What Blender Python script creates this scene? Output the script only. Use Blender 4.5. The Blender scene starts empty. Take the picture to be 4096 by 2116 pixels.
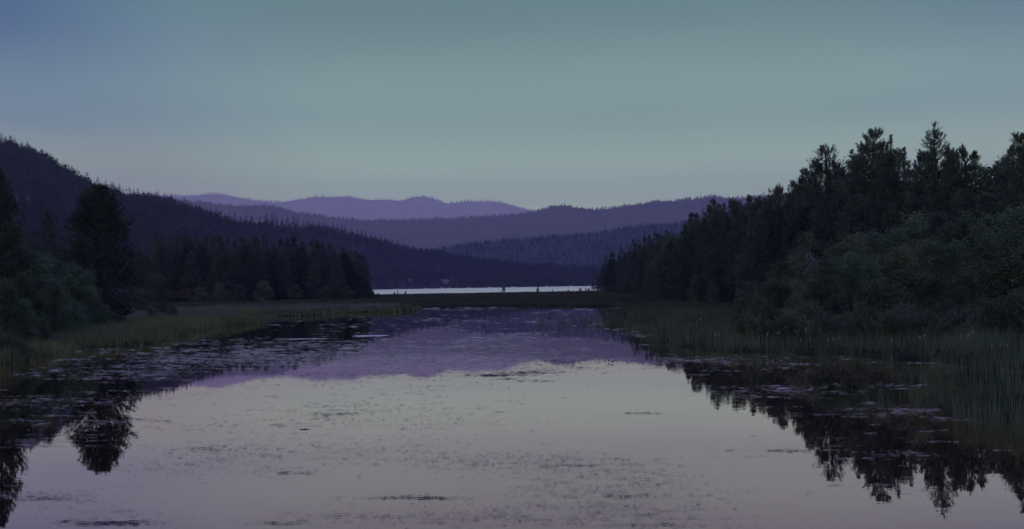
import bpy, math
import numpy as np
from mathutils import Vector, Matrix

rng = np.random.default_rng(11)
SC = bpy.context.scene
COL = SC.collection
F = 4944.0                       # focal length in pixels of the 4096 px wide photograph
EYE = 5.0                        # eye height above the water
ROLL, PITCH = 0.0166, math.atan(82 / F)

# ------------------------------------------------------------------ camera
R0 = np.array([1.0, 0, 0]); FW = np.array([0, math.cos(PITCH), math.sin(PITCH)])
U0 = np.array([0, -math.sin(PITCH), math.cos(PITCH)])
RT = math.cos(ROLL) * R0 - math.sin(ROLL) * U0
UP = math.sin(ROLL) * R0 + math.cos(ROLL) * U0
cam_d = bpy.data.cameras.new("camera")
cam_d.sensor_width = 36.0
cam_d.lens = 36.0 * F / 4096.0
cam_d.clip_start = 0.5
cam_d.clip_end = 90000
cam = bpy.data.objects.new("camera", cam_d)
cam.matrix_world = Matrix(((RT[0], UP[0], -FW[0], 0), (RT[1], UP[1], -FW[1], 0),
                           (RT[2], UP[2], -FW[2], EYE), (0, 0, 0, 1)))
COL.objects.link(cam)
SC.camera = cam


def ray(u, v):
    """direction through a photograph pixel, scaled so that its y is 1"""
    xc = (np.asarray(u, float) - 2048) / F
    yc = -(np.asarray(v, float) - 1058) / F
    d = FW + xc[..., None] * RT + yc[..., None] * UP
    return d / d[..., 1:2]


def hor(u):
    return 1140.0 - (u - 2048) * ROLL


def at(u, v, D):
    d = ray(u, v)
    return np.array([d[..., 0] * D, d[..., 1] * D, EYE + d[..., 2] * D]).T if np.ndim(u) else Vector((d[0] * D, D, EYE + d[2] * D))


def on_water(u, v, z=0.0):
    d = ray(np.asarray(u, float), np.asarray(v, float))
    t = (z - EYE) / d[..., 2]
    return np.stack([d[..., 0] * t, d[..., 1] * t], -1)


# ------------------------------------------------------------------ helpers
def new_mesh(name, V, Fc):
    V = np.ascontiguousarray(V, np.float32); Fc = np.ascontiguousarray(Fc, np.int32)
    me = bpy.data.meshes.new(name)
    n, k = Fc.shape
    me.vertices.add(len(V)); me.vertices.foreach_set("co", V.ravel())
    me.loops.add(n * k); me.loops.foreach_set("vertex_index", Fc.ravel())
    me.polygons.add(n); me.polygons.foreach_set("loop_start", np.arange(0, n * k, k, dtype=np.int32))
    me.update(calc_edges=True)
    return me


def obj(name, me, mat=None, parent=None, smooth=False):
    o = bpy.data.objects.new(name, me)
    COL.objects.link(o)
    if mat is not None and len(me.materials) == 0:
        me.materials.append(mat)
    if parent is not None:
        o.parent = parent
    if smooth:
        me.polygons.foreach_set("use_smooth", np.ones(len(me.polygons), bool))
    return o


def tag(o, label=None, cat=None, group=None, kind=None):
    if label: o["label"] = label
    if cat: o["category"] = cat
    if group: o["group"] = group
    if kind: o["kind"] = kind
    return o


def empty(name, loc, rz=0.0, s=1.0):
    o = bpy.data.objects.new(name, None)
    o.empty_display_size = 0.5
    o.location = loc; o.rotation_euler = (0, 0, rz); o.scale = (s, s, s)
    COL.objects.link(o)
    return o


class MB:
    """collects boxes, bars and surfaces into one mesh"""
    def __init__(self): self.v = []; self.f = []
    def add(self, v, f):
        b = len(self.v); self.v += [tuple(p) for p in v]; self.f += [tuple(i + b for i in q) for q in f]
    def box(self, x0, y0, z0, x1, y1, z1):
        self.add([(x0, y0, z0), (x1, y0, z0), (x1, y1, z0), (x0, y1, z0), (x0, y0, z1), (x1, y0, z1), (x1, y1, z1), (x0, y1, z1)],
                 [(0, 3, 2, 1), (4, 5, 6, 7), (0, 1, 5, 4), (1, 2, 6, 5), (2, 3, 7, 6), (3, 0, 4, 7)])
    def tube(self, pts, rad, k=6):
        pts = [Vector(p) for p in pts]
        rad = rad if hasattr(rad, "__len__") else [rad] * len(pts)
        vs, fs = [], []
        for i, p in enumerate(pts):
            d = (pts[min(i + 1, len(pts) - 1)] - pts[max(i - 1, 0)]).normalized()
            a = d.cross(Vector((0, 0, 1)) if abs(d.z) < .9 else Vector((1, 0, 0))).normalized(); b = d.cross(a)
            for j in range(k):
                t = 2 * math.pi * j / k
                vs.append(p + (a * math.cos(t) + b * math.sin(t)) * rad[i])
        for i in range(len(pts) - 1):
            for j in range(k):
                fs.append((i * k + j, i * k + (j + 1) % k, (i + 1) * k + (j + 1) % k, (i + 1) * k + j))
        fs.append(tuple(range(k))[::-1]); fs.append(tuple((len(pts) - 1) * k + j for j in range(k)))
        self.add(vs, fs)
    def build(self, name, mat, parent=None, smooth=False):
        me = bpy.data.meshes.new(name); me.from_pydata(self.v, [], self.f); me.update()
        return obj(name, me, mat, parent, smooth)


def lin(r, g, b):
    return tuple(((c / 255) / 12.92 if c / 255 < .04045 else ((c / 255 + .055) / 1.055) ** 2.4) for c in (r, g, b)) + (1.0,)


def unit(a):
    return a / np.maximum(np.linalg.norm(a, axis=-1, keepdims=True), 1e-9)


def vnoise(x, y, seed=0):
    """smooth value noise, -1..1"""
    x = np.asarray(x, float); y = np.asarray(y, float)
    xi = np.floor(x).astype(np.int64); yi = np.floor(y).astype(np.int64)
    fx = x - xi; fy = y - yi
    fx = fx * fx * (3 - 2 * fx); fy = fy * fy * (3 - 2 * fy)
    def h(a, b):
        n = (a * 374761393 + b * 668265263 + seed * 974711) & 0x7fffffff
        n = ((n ^ (n >> 13)) * 1274126177) & 0x7fffffff
        return ((n ^ (n >> 16)) & 0xffff) / 32767.5 - 1
    return (h(xi, yi) * (1 - fx) + h(xi + 1, yi) * fx) * (1 - fy) + (h(xi, yi + 1) * (1 - fx) + h(xi + 1, yi + 1) * fx) * fy


# ------------------------------------------------------------------ materials
def mat(name):
    m = bpy.data.materials.new(name); m.use_nodes = True
    nt = m.node_tree
    return m, nt, nt.nodes["Principled BSDF"]


def foliage(name, c1, c2, scale=0.6, rough=.65, spec=.12, per_object=.35, trans=0.0):
    """leaf colour from c1 to c2 by a noise in space, with a little difference from plant to plant"""
    m, nt, b = mat(name)
    g = nt.nodes.new("ShaderNodeNewGeometry"); n = nt.nodes.new("ShaderNodeTexNoise")
    n.inputs["Scale"].default_value = scale; n.inputs["Detail"].default_value = 2
    nt.links.new(g.outputs["Position"], n.inputs["Vector"])
    r = nt.nodes.new("ShaderNodeValToRGB")
    r.color_ramp.elements[0].position = .36; r.color_ramp.elements[0].color = (*c1, 1)
    r.color_ramp.elements[1].position = .64; r.color_ramp.elements[1].color = (*c2, 1)
    nt.links.new(n.outputs["Fac"], r.inputs["Fac"])
    oi = nt.nodes.new("ShaderNodeObjectInfo")
    mr = nt.nodes.new("ShaderNodeMapRange"); mr.inputs["To Min"].default_value = 1 - per_object; mr.inputs["To Max"].default_value = 1 + per_object
    nt.links.new(oi.outputs["Random"], mr.inputs["Value"])
    hs = nt.nodes.new("ShaderNodeHueSaturation")
    nt.links.new(r.outputs["Color"], hs.inputs["Color"]); nt.links.new(mr.outputs["Result"], hs.inputs["Value"])
    nt.links.new(hs.outputs["Color"], b.inputs["Base Color"])
    b.inputs["Roughness"].default_value = rough; b.inputs["Specular IOR Level"].default_value = spec
    if trans:
        t = nt.nodes.new("ShaderNodeBsdfTranslucent"); mx = nt.nodes.new("ShaderNodeMixShader"); mx.inputs[0].default_value = trans
        nt.links.new(hs.outputs["Color"], t.inputs["Color"])
        nt.links.new(b.outputs[0], mx.inputs[1]); nt.links.new(t.outputs[0], mx.inputs[2])
        nt.links.new(mx.outputs[0], nt.nodes["Material Output"].inputs["Surface"])
    return m


def plain(name, c, rough=.7, spec=.3, var=.25, scale=3.0):
    m, nt, b = mat(name)
    n = nt.nodes.new("ShaderNodeTexNoise"); n.inputs["Scale"].default_value = scale; n.inputs["Detail"].default_value = 3
    tc = nt.nodes.new("ShaderNodeTexCoord"); nt.links.new(tc.outputs["Object"], n.inputs["Vector"])
    r = nt.nodes.new("ShaderNodeValToRGB")
    r.color_ramp.elements[0].color = (*[x * (1 - var) for x in c], 1); r.color_ramp.elements[1].color = (*[min(1, x * (1 + var)) for x in c], 1)
    nt.links.new(n.outputs["Fac"], r.inputs["Fac"]); nt.links.new(r.outputs["Color"], b.inputs["Base Color"])
    b.inputs["Roughness"].default_value = rough; b.inputs["Specular IOR Level"].default_value = spec
    return m


M_NEEDLE = foliage("pine_needles", (0.0413, 0.0633, 0.0577), (0.0852, 0.1072, 0.0797), .5)
M_NEEDLE_D = foliage("dark_needles", (0.0359, 0.0538, 0.0538), (0.0688, 0.0897, 0.0748), .5)
M_HILL = foliage("hillside_conifers", (.010, .028, .020), (.050, .064, .046), .045, per_object=.3)
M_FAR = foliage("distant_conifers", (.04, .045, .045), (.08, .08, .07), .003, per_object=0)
M_BLUEHILL = foliage("slope_conifers", (.014, .027, .028), (.016, .032, .031), .003, per_object=0)  # dark green of the slope behind the lake
M_PALE = foliage("pale_ridge_haze_tint", (.19, .13, .09), (.30, .21, .15), .002, per_object=0)  # dry slope tone, lightened and reddened further to stand in for distance haze
M_LEAF = foliage("alder_leaves", (0.0560, 0.0821, 0.0590), (0.1063, 0.1429, 0.0925), .45, trans=.2)
M_LEAF_Y = foliage("young_leaves", (0.0638, 0.0805, 0.0518), (0.1182, 0.1396, 0.0913), .5, trans=.2)
M_WILLOW = foliage("willow_leaves", (0.0455, 0.0607, 0.0471), (0.0911, 0.1093, 0.0798), .5, trans=.15)
M_SILVER = foliage("silver_leaves", (0.0660, 0.0840, 0.0840), (0.1260, 0.1440, 0.1440), 2.0, spec=.3)
M_GRASS = foliage("sedge_blades", (0.1001, 0.1166, 0.0545), (0.1808, 0.1972, 0.0995), .12, per_object=0, trans=.15)
M_MARSH = foliage("marsh_sedge", (.038, .042, .028), (.072, .075, .050), .05, per_object=0, trans=.1)
M_SEED = foliage("purple_grass_heads", (.110, .095, .100), (.180, .145, .160), .15, per_object=0, trans=.15)
M_REED = foliage("cattail_blades", (0.0567, 0.0728, 0.0470), (0.1093, 0.1315, 0.0828), .25, per_object=0, trans=.15)
M_BARK = plain("bark", (.060, .048, .045), .9, .1)
M_PALEBARK = plain("pale_bark", (.16, .15, .15), .9, .1)
M_FLUFF = plain("cattail_fluff", (.17, .165, .18), .95, .05)
M_STEM = plain("dry_stem", (.16, .15, .10), .9, .1)
M_WOOD = plain("weathered_wood", (.09, .08, .08), .85, .15)
M_DARKWOOD = plain("dark_wood", (.035, .032, .036), .8, .2)
M_PAPER = plain("notice_paper", (.20, .22, .36), .6, .3)
M_RED = plain("red_paint", (.065, .025, .030), .6, .3)
M_ROOF = plain("roof_sheet", (.13, .11, .13), .6, .3)
M_WALL = plain("log_wall", (.055, .05, .05), .8, .2)
M_CANVAS = plain("pale_canvas", (.75, .78, .85), .6, .3)
M_WHITE = plain("white_hull", (.60, .62, .70), .4, .5)
M_WINDOW = plain("window_glass", (.30, .28, .32), .15, .6)
M_FEATHER = plain("dark_feathers", (.022, .020, .025), .7, .2)
M_SOIL = foliage("marsh_soil", (.012, .017, .012), (.026, .032, .021), .2, 1.0, .0, 0)
M_SLOPE = foliage("forest_floor", (.030, .036, .034), (.055, .056, .048), .01, .95, .05, 0)


# ------------------------------------------------------------------ world: dusk sky
SUN_EL, SUN_AZ = math.radians(4), math.radians(205)     # weak sun stands in for sky glow, behind the viewer so no disc mirrors
HAZE_DENSITY, HAZE_TOP, HAZE_END = 7.2e-5, 1700.0, 24500.0
HAZE_GLOW = np.array([.155, .143, .30])


def beyond_haze(z, c):
    """colour the clear sky has above the haze so that it shows as c through it"""
    k = math.exp(-HAZE_DENSITY * min(HAZE_TOP / max(z, .02), HAZE_END))
    q = (np.array(lin(*c)[:3]) - HAZE_GLOW * (1 - k)) / k
    return tuple(np.clip(q, .02, 3)) + (1.0,)


w = bpy.data.worlds.new("World"); SC.world = w; w.use_nodes = True
nt = w.node_tree; nt.nodes.clear()
N = nt.nodes.new; L = nt.links.new
out = N("ShaderNodeOutputWorld"); bg = N("ShaderNodeBackground")
sky = N("ShaderNodeTexSky"); sky.sky_type = 'NISHITA'; sky.sun_disc = False
sky.sun_elevation = SUN_EL; sky.sun_rotation = SUN_AZ; sky.air_density = 1.0; sky.dust_density = 1.5; sky.ozone_density = 2.0
tc = N("ShaderNodeTexCoord"); sp = N("ShaderNodeSeparateXYZ"); L(tc.outputs["Generated"], sp.inputs[0])


def ramp(stops):
    r = N("ShaderNodeValToRGB"); e = r.color_ramp.elements
    while len(e) < len(stops): e.new(.5)
    for el, (p, c) in zip(e, stops): el.position = p; el.color = beyond_haze(p, c) if p < .3 else lin(*c)
    r.color_ramp.interpolation = 'EASE'
    return r


CENTRE = [(0.05, (150, 158, 160)), (.085, (138, 152, 159)), (.14, (129, 149, 154)), (.225, (106, 129, 136)), (.40, (128, 138, 185)), (1.0, (152, 159, 242))]
SIDE = [(0.05, (148, 142, 150)), (.09, (131, 138, 150)), (.14, (112, 129, 152)), (.21, (68, 99, 138)), (.40, (122, 132, 185)), (1.0, (152, 159, 242))]
MAUVE = [(0.05, (150, 142, 150)), (.09, (130, 136, 149)), (.14, (119, 136, 154)), (.20, (110, 132, 151)), (.225, (104, 130, 144)), (.40, (126, 136, 185)), (1.0, (152, 159, 242))]
rc, rs, rm = ramp(CENTRE), ramp(SIDE), ramp(MAUVE)
L(sp.outputs["Z"], rc.inputs[0]); L(sp.outputs["Z"], rs.inputs[0]); L(sp.outputs["Z"], rm.inputs[0])


def smooth(sock, a, b, to):
    m = N("ShaderNodeMapRange"); m.interpolation_type = 'SMOOTHSTEP'; m.clamp = True
    m.inputs["From Min"].default_value = a; m.inputs["From Max"].default_value = b; m.inputs["To Max"].default_value = to
    L(sock, m.inputs["Value"]); return m.outputs["Result"]


mx = N("ShaderNodeMath"); mx.operation = 'MAXIMUM'
L(smooth(sp.outputs["X"], -.22, -.42, 1.0), mx.inputs[0]); L(smooth(sp.outputs["X"], .20, .46, .45), mx.inputs[1])
mix0 = N("ShaderNodeMix"); mix0.data_type = 'RGBA'
L(smooth(sp.outputs["X"], -.10, -.34, 1.0), mix0.inputs[0]); L(rc.outputs[0], mix0.inputs[6]); L(rm.outputs[0], mix0.inputs[7])
mixc = N("ShaderNodeMix"); mixc.data_type = 'RGBA'
L(mx.outputs[0], mixc.inputs[0]); L(mix0.outputs[2], mixc.inputs[6]); L(rs.outputs[0], mixc.inputs[7])
# very thin high veil, barely visible
vn = N("ShaderNodeTexNoise"); vn.inputs["Scale"].default_value = 3.0; vn.inputs["Detail"].default_value = 3
mp = N("ShaderNodeMapping"); mp.inputs["Scale"].default_value = (1, 1, 7); L(tc.outputs["Generated"], mp.inputs[0]); L(mp.outputs[0], vn.inputs["Vector"])
vm = N("ShaderNodeMapRange"); vm.inputs["From Min"].default_value = .3; vm.inputs["From Max"].default_value = .7
vm.inputs["To Min"].default_value = .97; vm.inputs["To Max"].default_value = 1.03; L(vn.outputs["Fac"], vm.inputs["Value"])
mul = N("ShaderNodeVectorMath"); mul.operation = 'SCALE'; L(mixc.outputs[2], mul.inputs[0]); L(vm.outputs[0], mul.inputs["Scale"])
ns = N("ShaderNodeVectorMath"); ns.operation = 'SCALE'; ns.inputs["Scale"].default_value = .015; L(sky.outputs[0], ns.inputs[0])
add = N("ShaderNodeVectorMath"); add.operation = 'ADD'; L(mul.outputs[0], add.inputs[0]); L(ns.outputs[0], add.inputs[1])
L(add.outputs[0], bg.inputs["Color"]); bg.inputs["Strength"].default_value = 1.0
L(bg.outputs[0], out.inputs["Surface"])

sd = bpy.data.lights.new("dusk_sun", 'SUN'); sd.energy = .10; sd.angle = math.radians(25); sd.color = (1, .78, .68)
so = bpy.data.objects.new("dusk_sun", sd)
sdir = Vector((math.sin(SUN_AZ) * math.cos(SUN_EL), math.cos(SUN_AZ) * math.cos(SUN_EL), math.sin(SUN_EL + .12)))
so.rotation_euler = sdir.to_track_quat('Z', 'Y').to_euler(); so.location = (0, 0, 60)
COL.objects.link(so)

# ------------------------------------------------------------------ haze: one box of even air
hb = MB(); hb.box(-24000, -400, -6, 24000, HAZE_END, HAZE_TOP)
hm = bpy.data.materials.new("haze_air"); hm.use_nodes = True
hn = hm.node_tree; hn.nodes.clear()
ho = hn.nodes.new("ShaderNodeOutputMaterial"); pv = hn.nodes.new("ShaderNodeVolumePrincipled")
pv.inputs["Color"].default_value = (.585, .51, 1.0, 1); pv.inputs["Density"].default_value = HAZE_DENSITY
hn.links.new(pv.outputs[0], ho.inputs["Volume"])
haze = hb.build("haze", hm); tag(haze, "thin violet dusk haze filling the valley air", "haze", kind="stuff")

# ------------------------------------------------------------------ shoreline and ground
SHORE = [(-200, 1478), (0, 1458), (100, 1447), (200, 1418), (310, 1393), (450, 1386), (589, 1376), (660, 1370), (672, 1362), (700, 1345),
         (736, 1330), (800, 1322), (875, 1311), (987, 1298), (1040, 1275), (1100, 1263), (1219, 1266), (1382, 1250), (1500, 1248), (1653, 1246),
         (1662, 1231), (1850, 1225), (2043, 1222), (2250, 1224), (2486, 1226), (2540, 1250), (2590, 1290), (2640, 1335), (2660, 1365), (2687, 1380),
         (2749, 1399), (2897, 1408), (3072, 1408), (3195, 1416), (3342, 1413), (3462, 1436), (3788, 1448), (3795, 1500), (3800, 1600), (3830, 1655),
         (3950, 1680), (4096, 1705), (4300, 1740)]
sp_ = np.array(SHORE, float)
pond = on_water(sp_[:, 0], sp_[:, 1])
pond = np.vstack([pond, [(45, 22), (60, -80), (-90, -80), (-90, 60)]])
LAKE_Y = 700.0


def pond_sd(P):
    """signed distance to the pond's edge, positive on land"""
    A = pond; B = np.roll(pond, -1, 0)
    d2 = np.full(len(P), 1e18); inside = np.zeros(len(P), bool)
    for a, b in zip(A, B):
        e = b - a; wv = P - a
        t = np.clip((wv @ e) / (e @ e), 0, 1)
        q = wv - t[:, None] * e
        d2 = np.minimum(d2, (q * q).sum(1))
        c = ((a[1] > P[:, 1]) != (b[1] > P[:, 1])) & (P[:, 0] < (b[0] - a[0]) * (P[:, 1] - a[1]) / (b[1] - a[1] + 1e-12) + a[0])
        inside ^= c
    return np.where(inside, -1, 1) * np.sqrt(d2)


def land_sd(P):
    s = pond_sd(P) + .8 * vnoise(P[:, 0] * .25, P[:, 1] * .25, 3) + .5 * vnoise(P[:, 0] * .8, P[:, 1] * .8, 4)
    lk = np.maximum(LAKE_Y - P[:, 1], -88 - (P[:, 1] - 700) * .118 - P[:, 0]) + 6 * vnoise(P[:, 0] * .05, P[:, 1] * .05, 5)
    return np.minimum(s, lk)


def ground_z(P):
    P = np.atleast_2d(np.asarray(P, float))
    s = land_sd(P)
    z = np.clip(s * .22, -1.2, .22)
    return z + np.clip(s - 4, 0, 80) * .006 + np.where(s > 0, .04 * vnoise(P[:, 0] * .5, P[:, 1] * .5, 6), 0)


gy = np.concatenate([np.linspace(-60, 30, 24), np.geomspace(32, 1150, 250)])
gu = np.linspace(-.95, .95, 330)
GX = gu[None, :] * (gy[:, None] + 70); GY = np.repeat(gy[:, None], len(gu), 1)
P = np.stack([GX.ravel(), GY.ravel()], -1)
GZ = ground_z(P)
nx = len(gu); ii = np.arange((len(gy) - 1) * nx).reshape(-1, nx)[:, :-1].ravel()
quads = np.stack([ii, ii + 1, ii + nx + 1, ii + nx], -1)
g = obj("ground", new_mesh("ground", np.column_stack([P, GZ]), quads), M_SOIL, smooth=True)
tag(g, "dark marshy ground round the pond", "ground", kind="structure")


# ------------------------------------------------------------------ water
def water_mat(name, ripple, patch, tint, rough, ior, patch_lo=.56, patch_hi=.66, base=(.020, .016, .022), rs=1.6, floor=.74, ceil=1.0):
    m = bpy.data.materials.new(name); m.use_nodes = True
    t = m.node_tree; t.nodes.clear(); n = t.nodes.new; l = t.links.new
    o = n("ShaderNodeOutputMaterial"); fm = n("ShaderNodeMapRange"); mix = n("ShaderNodeMixShader"); gl = n("ShaderNodeBsdfGlossy"); df = n("ShaderNodeBsdfDiffuse"); fr = n("ShaderNodeFresnel")
    fr.inputs["IOR"].default_value = ior
    tr = n("ShaderNodeValToRGB"); te = tr.color_ramp.elements
    while len(te) < len(tint): te.new(.5)
    for el, (p_, c_) in zip(te, tint): el.position = p_; el.color = (*c_, 1)
    l(fr.outputs[0], tr.inputs["Fac"]); l(tr.outputs[0], gl.inputs["Color"]); gl.inputs["Roughness"].default_value = rough; df.inputs["Color"].default_value = (*base, 1)
    geo = n("ShaderNodeNewGeometry")
    n1 = n("ShaderNodeTexNoise"); n1.inputs["Scale"].default_value = rs; n1.inputs["Detail"].default_value = 2
    n2 = n("ShaderNodeTexNoise"); n2.inputs["Scale"].default_value = .028; n2.inputs["Detail"].default_value = 4; n2.inputs["Roughness"].default_value = .6
    mp = n("ShaderNodeMapping"); mp.inputs["Scale"].default_value = (.5, 1.0, 1)
    l(geo.outputs["Position"], n1.inputs["Vector"]); l(geo.outputs["Position"], mp.inputs[0]); l(mp.outputs[0], n2.inputs["Vector"])
    mr = n("ShaderNodeMapRange"); mr.clamp = True; mr.inputs["From Min"].default_value = patch_lo; mr.inputs["From Max"].default_value = patch_hi
    mr.inputs["To Min"].default_value = ripple; mr.inputs["To Max"].default_value = patch
    l(n2.outputs["Fac"], mr.inputs["Value"])
    bp = n("ShaderNodeBump"); bp.inputs["Strength"].default_value = 1; l(mr.outputs[0], bp.inputs["Distance"]); l(n1.outputs["Fac"], bp.inputs["Height"])
    l(bp.outputs[0], gl.inputs["Normal"])
    fm.inputs["To Min"].default_value = floor; fm.inputs["To Max"].default_value = ceil; l(fr.outputs[0], fm.inputs["Value"]); l(fm.outputs[0], mix.inputs[0]); l(df.outputs[0], mix.inputs[1]); l(gl.outputs[0], mix.inputs[2]); l(mix.outputs[0], o.inputs["Surface"])
    return m


M_POND = water_mat("pond_water", .0007, .004, [(.24, (.87, .48, .53)), (.34, (.93, .58, .61)), (.57, (1.0, .82, .76)), (.85, (1.0, .88, .84))], .012, 1.33, floor=.93)
M_LAKE = water_mat("lake_water", .22, .30, [(0, (1, 1, 1)), (1, (1, 1, 1))], .3, 1.33, base=(.95, .90, .52), rs=.45, floor=.02, ceil=.18)  # pale diffuse base paints in the sky that the ripples would reflect
mb = MB(); mb.add([(-900, -90, 0), (900, -90, 0), (900, LAKE_Y, 0), (-900, LAKE_Y, 0)], [(0, 1, 2, 3)])
tag(mb.build("water", M_POND), "still pond water mirroring the sky", "water", kind="structure")
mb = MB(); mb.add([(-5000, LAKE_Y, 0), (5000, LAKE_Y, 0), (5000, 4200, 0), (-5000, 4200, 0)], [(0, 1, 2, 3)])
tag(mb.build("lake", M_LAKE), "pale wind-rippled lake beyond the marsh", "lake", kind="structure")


# ------------------------------------------------------------------ hills
class Hill:
    def __init__(s, crest, dist, base, tree_h, nz=6.0, seed=1):
        s.cu, s.cv = np.array(crest, float).T
        s.du, s.dd = np.array(dist, float).T
        s.bu, s.bb = np.array(base, float).T
        s.tree_h, s.nz, s.seed = tree_h, nz, seed
    def D(s, u): return np.interp(u, s.du, s.dd)
    def B(s, u): return np.interp(u, s.bu, s.bb)
    def top(s, u):
        """ground height of the crest seen in column u (tree tops reach the skyline)"""
        v = np.interp(u, s.cu, s.cv)
        return np.maximum(EYE + (hor(u) - v) / F * s.D(u) - s.tree_h, 1.0)
    def z(s, u, t):
        """t: 0 at the foot, 1 at the crest, more behind it"""
        front = np.clip(t, 0, 1)
        shp = np.where(t <= 1, front ** 1.15 * (1.12 - .12 * front), 1 - .75 * np.clip(t - 1, 0, 1.3) ** 1.2)
        return s.top(u) * shp + s.nz * vnoise(u * .02, t * 7, s.seed) * np.clip(t * 3, 0, 1) * np.clip(abs(1 - t) * 3, 0, 1) - np.where(t < .02, 3, 0)
    def xyz(s, u, t):
        D = s.B(u) + (s.D(u) - s.B(u)) * t
        x = (u - 2048) / F * D
        return np.stack([x, D, s.z(u, t)], -1)
    def build(s, name, label, u0, u1, nu=320, m=None):
        us = np.linspace(u0, u1, nu); ts = np.concatenate([[-.02, 0, .02], np.linspace(.06, 1, 22), np.linspace(1.1, 2.2, 8)])
        U, T = np.meshgrid(us, ts)
        V = s.xyz(U.ravel(), T.ravel())
        ii = np.arange((len(ts) - 1) * nu).reshape(-1, nu)[:, :-1].ravel()
        q = np.stack([ii, ii + 1, ii + nu + 1, ii + nu], -1)
        o = obj(name, new_mesh(name, V, q), m or M_SLOPE, smooth=True)
        return tag(o, label, "hill", kind="structure")


H_LEFT = Hill([(-500, 430), (-200, 490), (0, 556), (60, 572), (120, 580), (160, 605), (240, 650), (300, 690), (360, 722), (430, 750), (480, 758), (560, 778), (640, 780), (690, 783),
               (750, 815), (800, 835), (870, 862), (960, 882), (1060, 890), (1130, 902), (1240, 905), (1330, 912), (1390, 930), (1450, 938), (1540, 960), (1600, 972), (1650, 986),
               (1760, 1005), (1850, 1022), (2000, 1040), (2150, 1050), (2300, 1055), (2420, 1062), (2700, 1085), (3000, 1100)],
              [(-500, 1500), (600, 1850), (1150, 2350), (1480, 2850), (3000, 3000)], [(-500, 780), (600, 900), (900, 1300), (1250, 2250), (1480, 2690), (3000, 2690)], 16, 7, 2)
H_BLUE = Hill([(900, 1090), (1400, 1050), (1640, 1008), (1700, 992), (1800, 972), (2000, 946), (2200, 930), (2400, 912), (2480, 900), (2560, 885), (2700, 878), (2850, 870), (3200, 850), (4300, 820)],
              [(900, 3700), (4300, 3700)], [(900, 3050), (4300, 3050)], 16, 8, 5)
H_RIDGE = Hill([(-200, 800), (600, 770), (700, 790), (800, 800), (900, 815), (1020, 815), (1100, 818), (1200, 842), (1300, 860), (1450, 873), (1600, 871), (1800, 868), (1980, 858), (2080, 848), (2130, 840),
                (2180, 828), (2230, 815), (2270, 813), (2310, 822), (2380, 830), (2440, 826), (2500, 815), (2560, 808), (2640, 797), (2720, 795), (2800, 785), (2870, 777), (2900, 783), (2950, 786), (3000, 782), (3200, 760), (4300, 730)],
               [(-200, 8200), (4300, 8200)], [(-200, 5700), (4300, 5700)], 16, 18, 8)
H_FAR = Hill([(-600, 800), (500, 790), (690, 776), (760, 781), (850, 772), (900, 774), (950, 785), (1020, 799), (1100, 805), (1150, 803), (1210, 792), (1270, 785), (1320, 785), (1370, 783), (1430, 789), (1480, 797), (1540, 796),
              (1610, 800), (1650, 787), (1690, 782), (1730, 790), (1770, 805), (1800, 811), (1860, 804), (1930, 804), (1990, 804), (2040, 815), (2090, 828), (2130, 838), (2300, 855), (2600, 850), (4600, 830)],
             [(-600, 22000), (4600, 22000)], [(-600, 16000), (4600, 16000)], 18, 30, 9)
H_LEFT.build("hill", "forested dark hill sloping down to the lake", -480, 2900)
H_BLUE.build("hill", "blue forested slope behind the lake's end", 950, 4250, m=M_BLUEHILL)
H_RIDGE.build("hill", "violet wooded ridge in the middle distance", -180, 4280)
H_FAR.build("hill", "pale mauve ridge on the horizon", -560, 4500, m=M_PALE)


# ------------------------------------------------------------------ tree meshes
def tubes(paths, radii, k):
    """many tubes with the same number of points: paths (n,m,3), radii (n,m)"""
    n, m, _ = paths.shape
    d = unit(np.gradient(paths, axis=1))
    ref = np.where(abs(d[..., 2:3]) < .9, np.array([0, 0, 1.0]), np.array([1.0, 0, 0]))
    a = unit(np.cross(d, ref)); b = np.cross(d, a)
    ang = np.arange(k) * 2 * math.pi / k
    V = paths[:, :, None] + radii[:, :, None, None] * (a[:, :, None] * np.cos(ang)[:, None] + b[:, :, None] * np.sin(ang)[:, None])
    idx = np.arange(n * m * k).reshape(n, m, k)
    q = np.stack([idx[:, :-1], np.roll(idx, -1, 2)[:, :-1], np.roll(idx, -1, 2)[:, 1:], idx[:, 1:]], -1)
    return V.reshape(-1, 3), q.reshape(-1, 4)


def merge(parts):
    V, Fs, b = [], [], 0
    for v, f in parts:
        V.append(v); Fs.append(f + b); b += len(v)
    return np.vstack(V), np.vstack(Fs)


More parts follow.
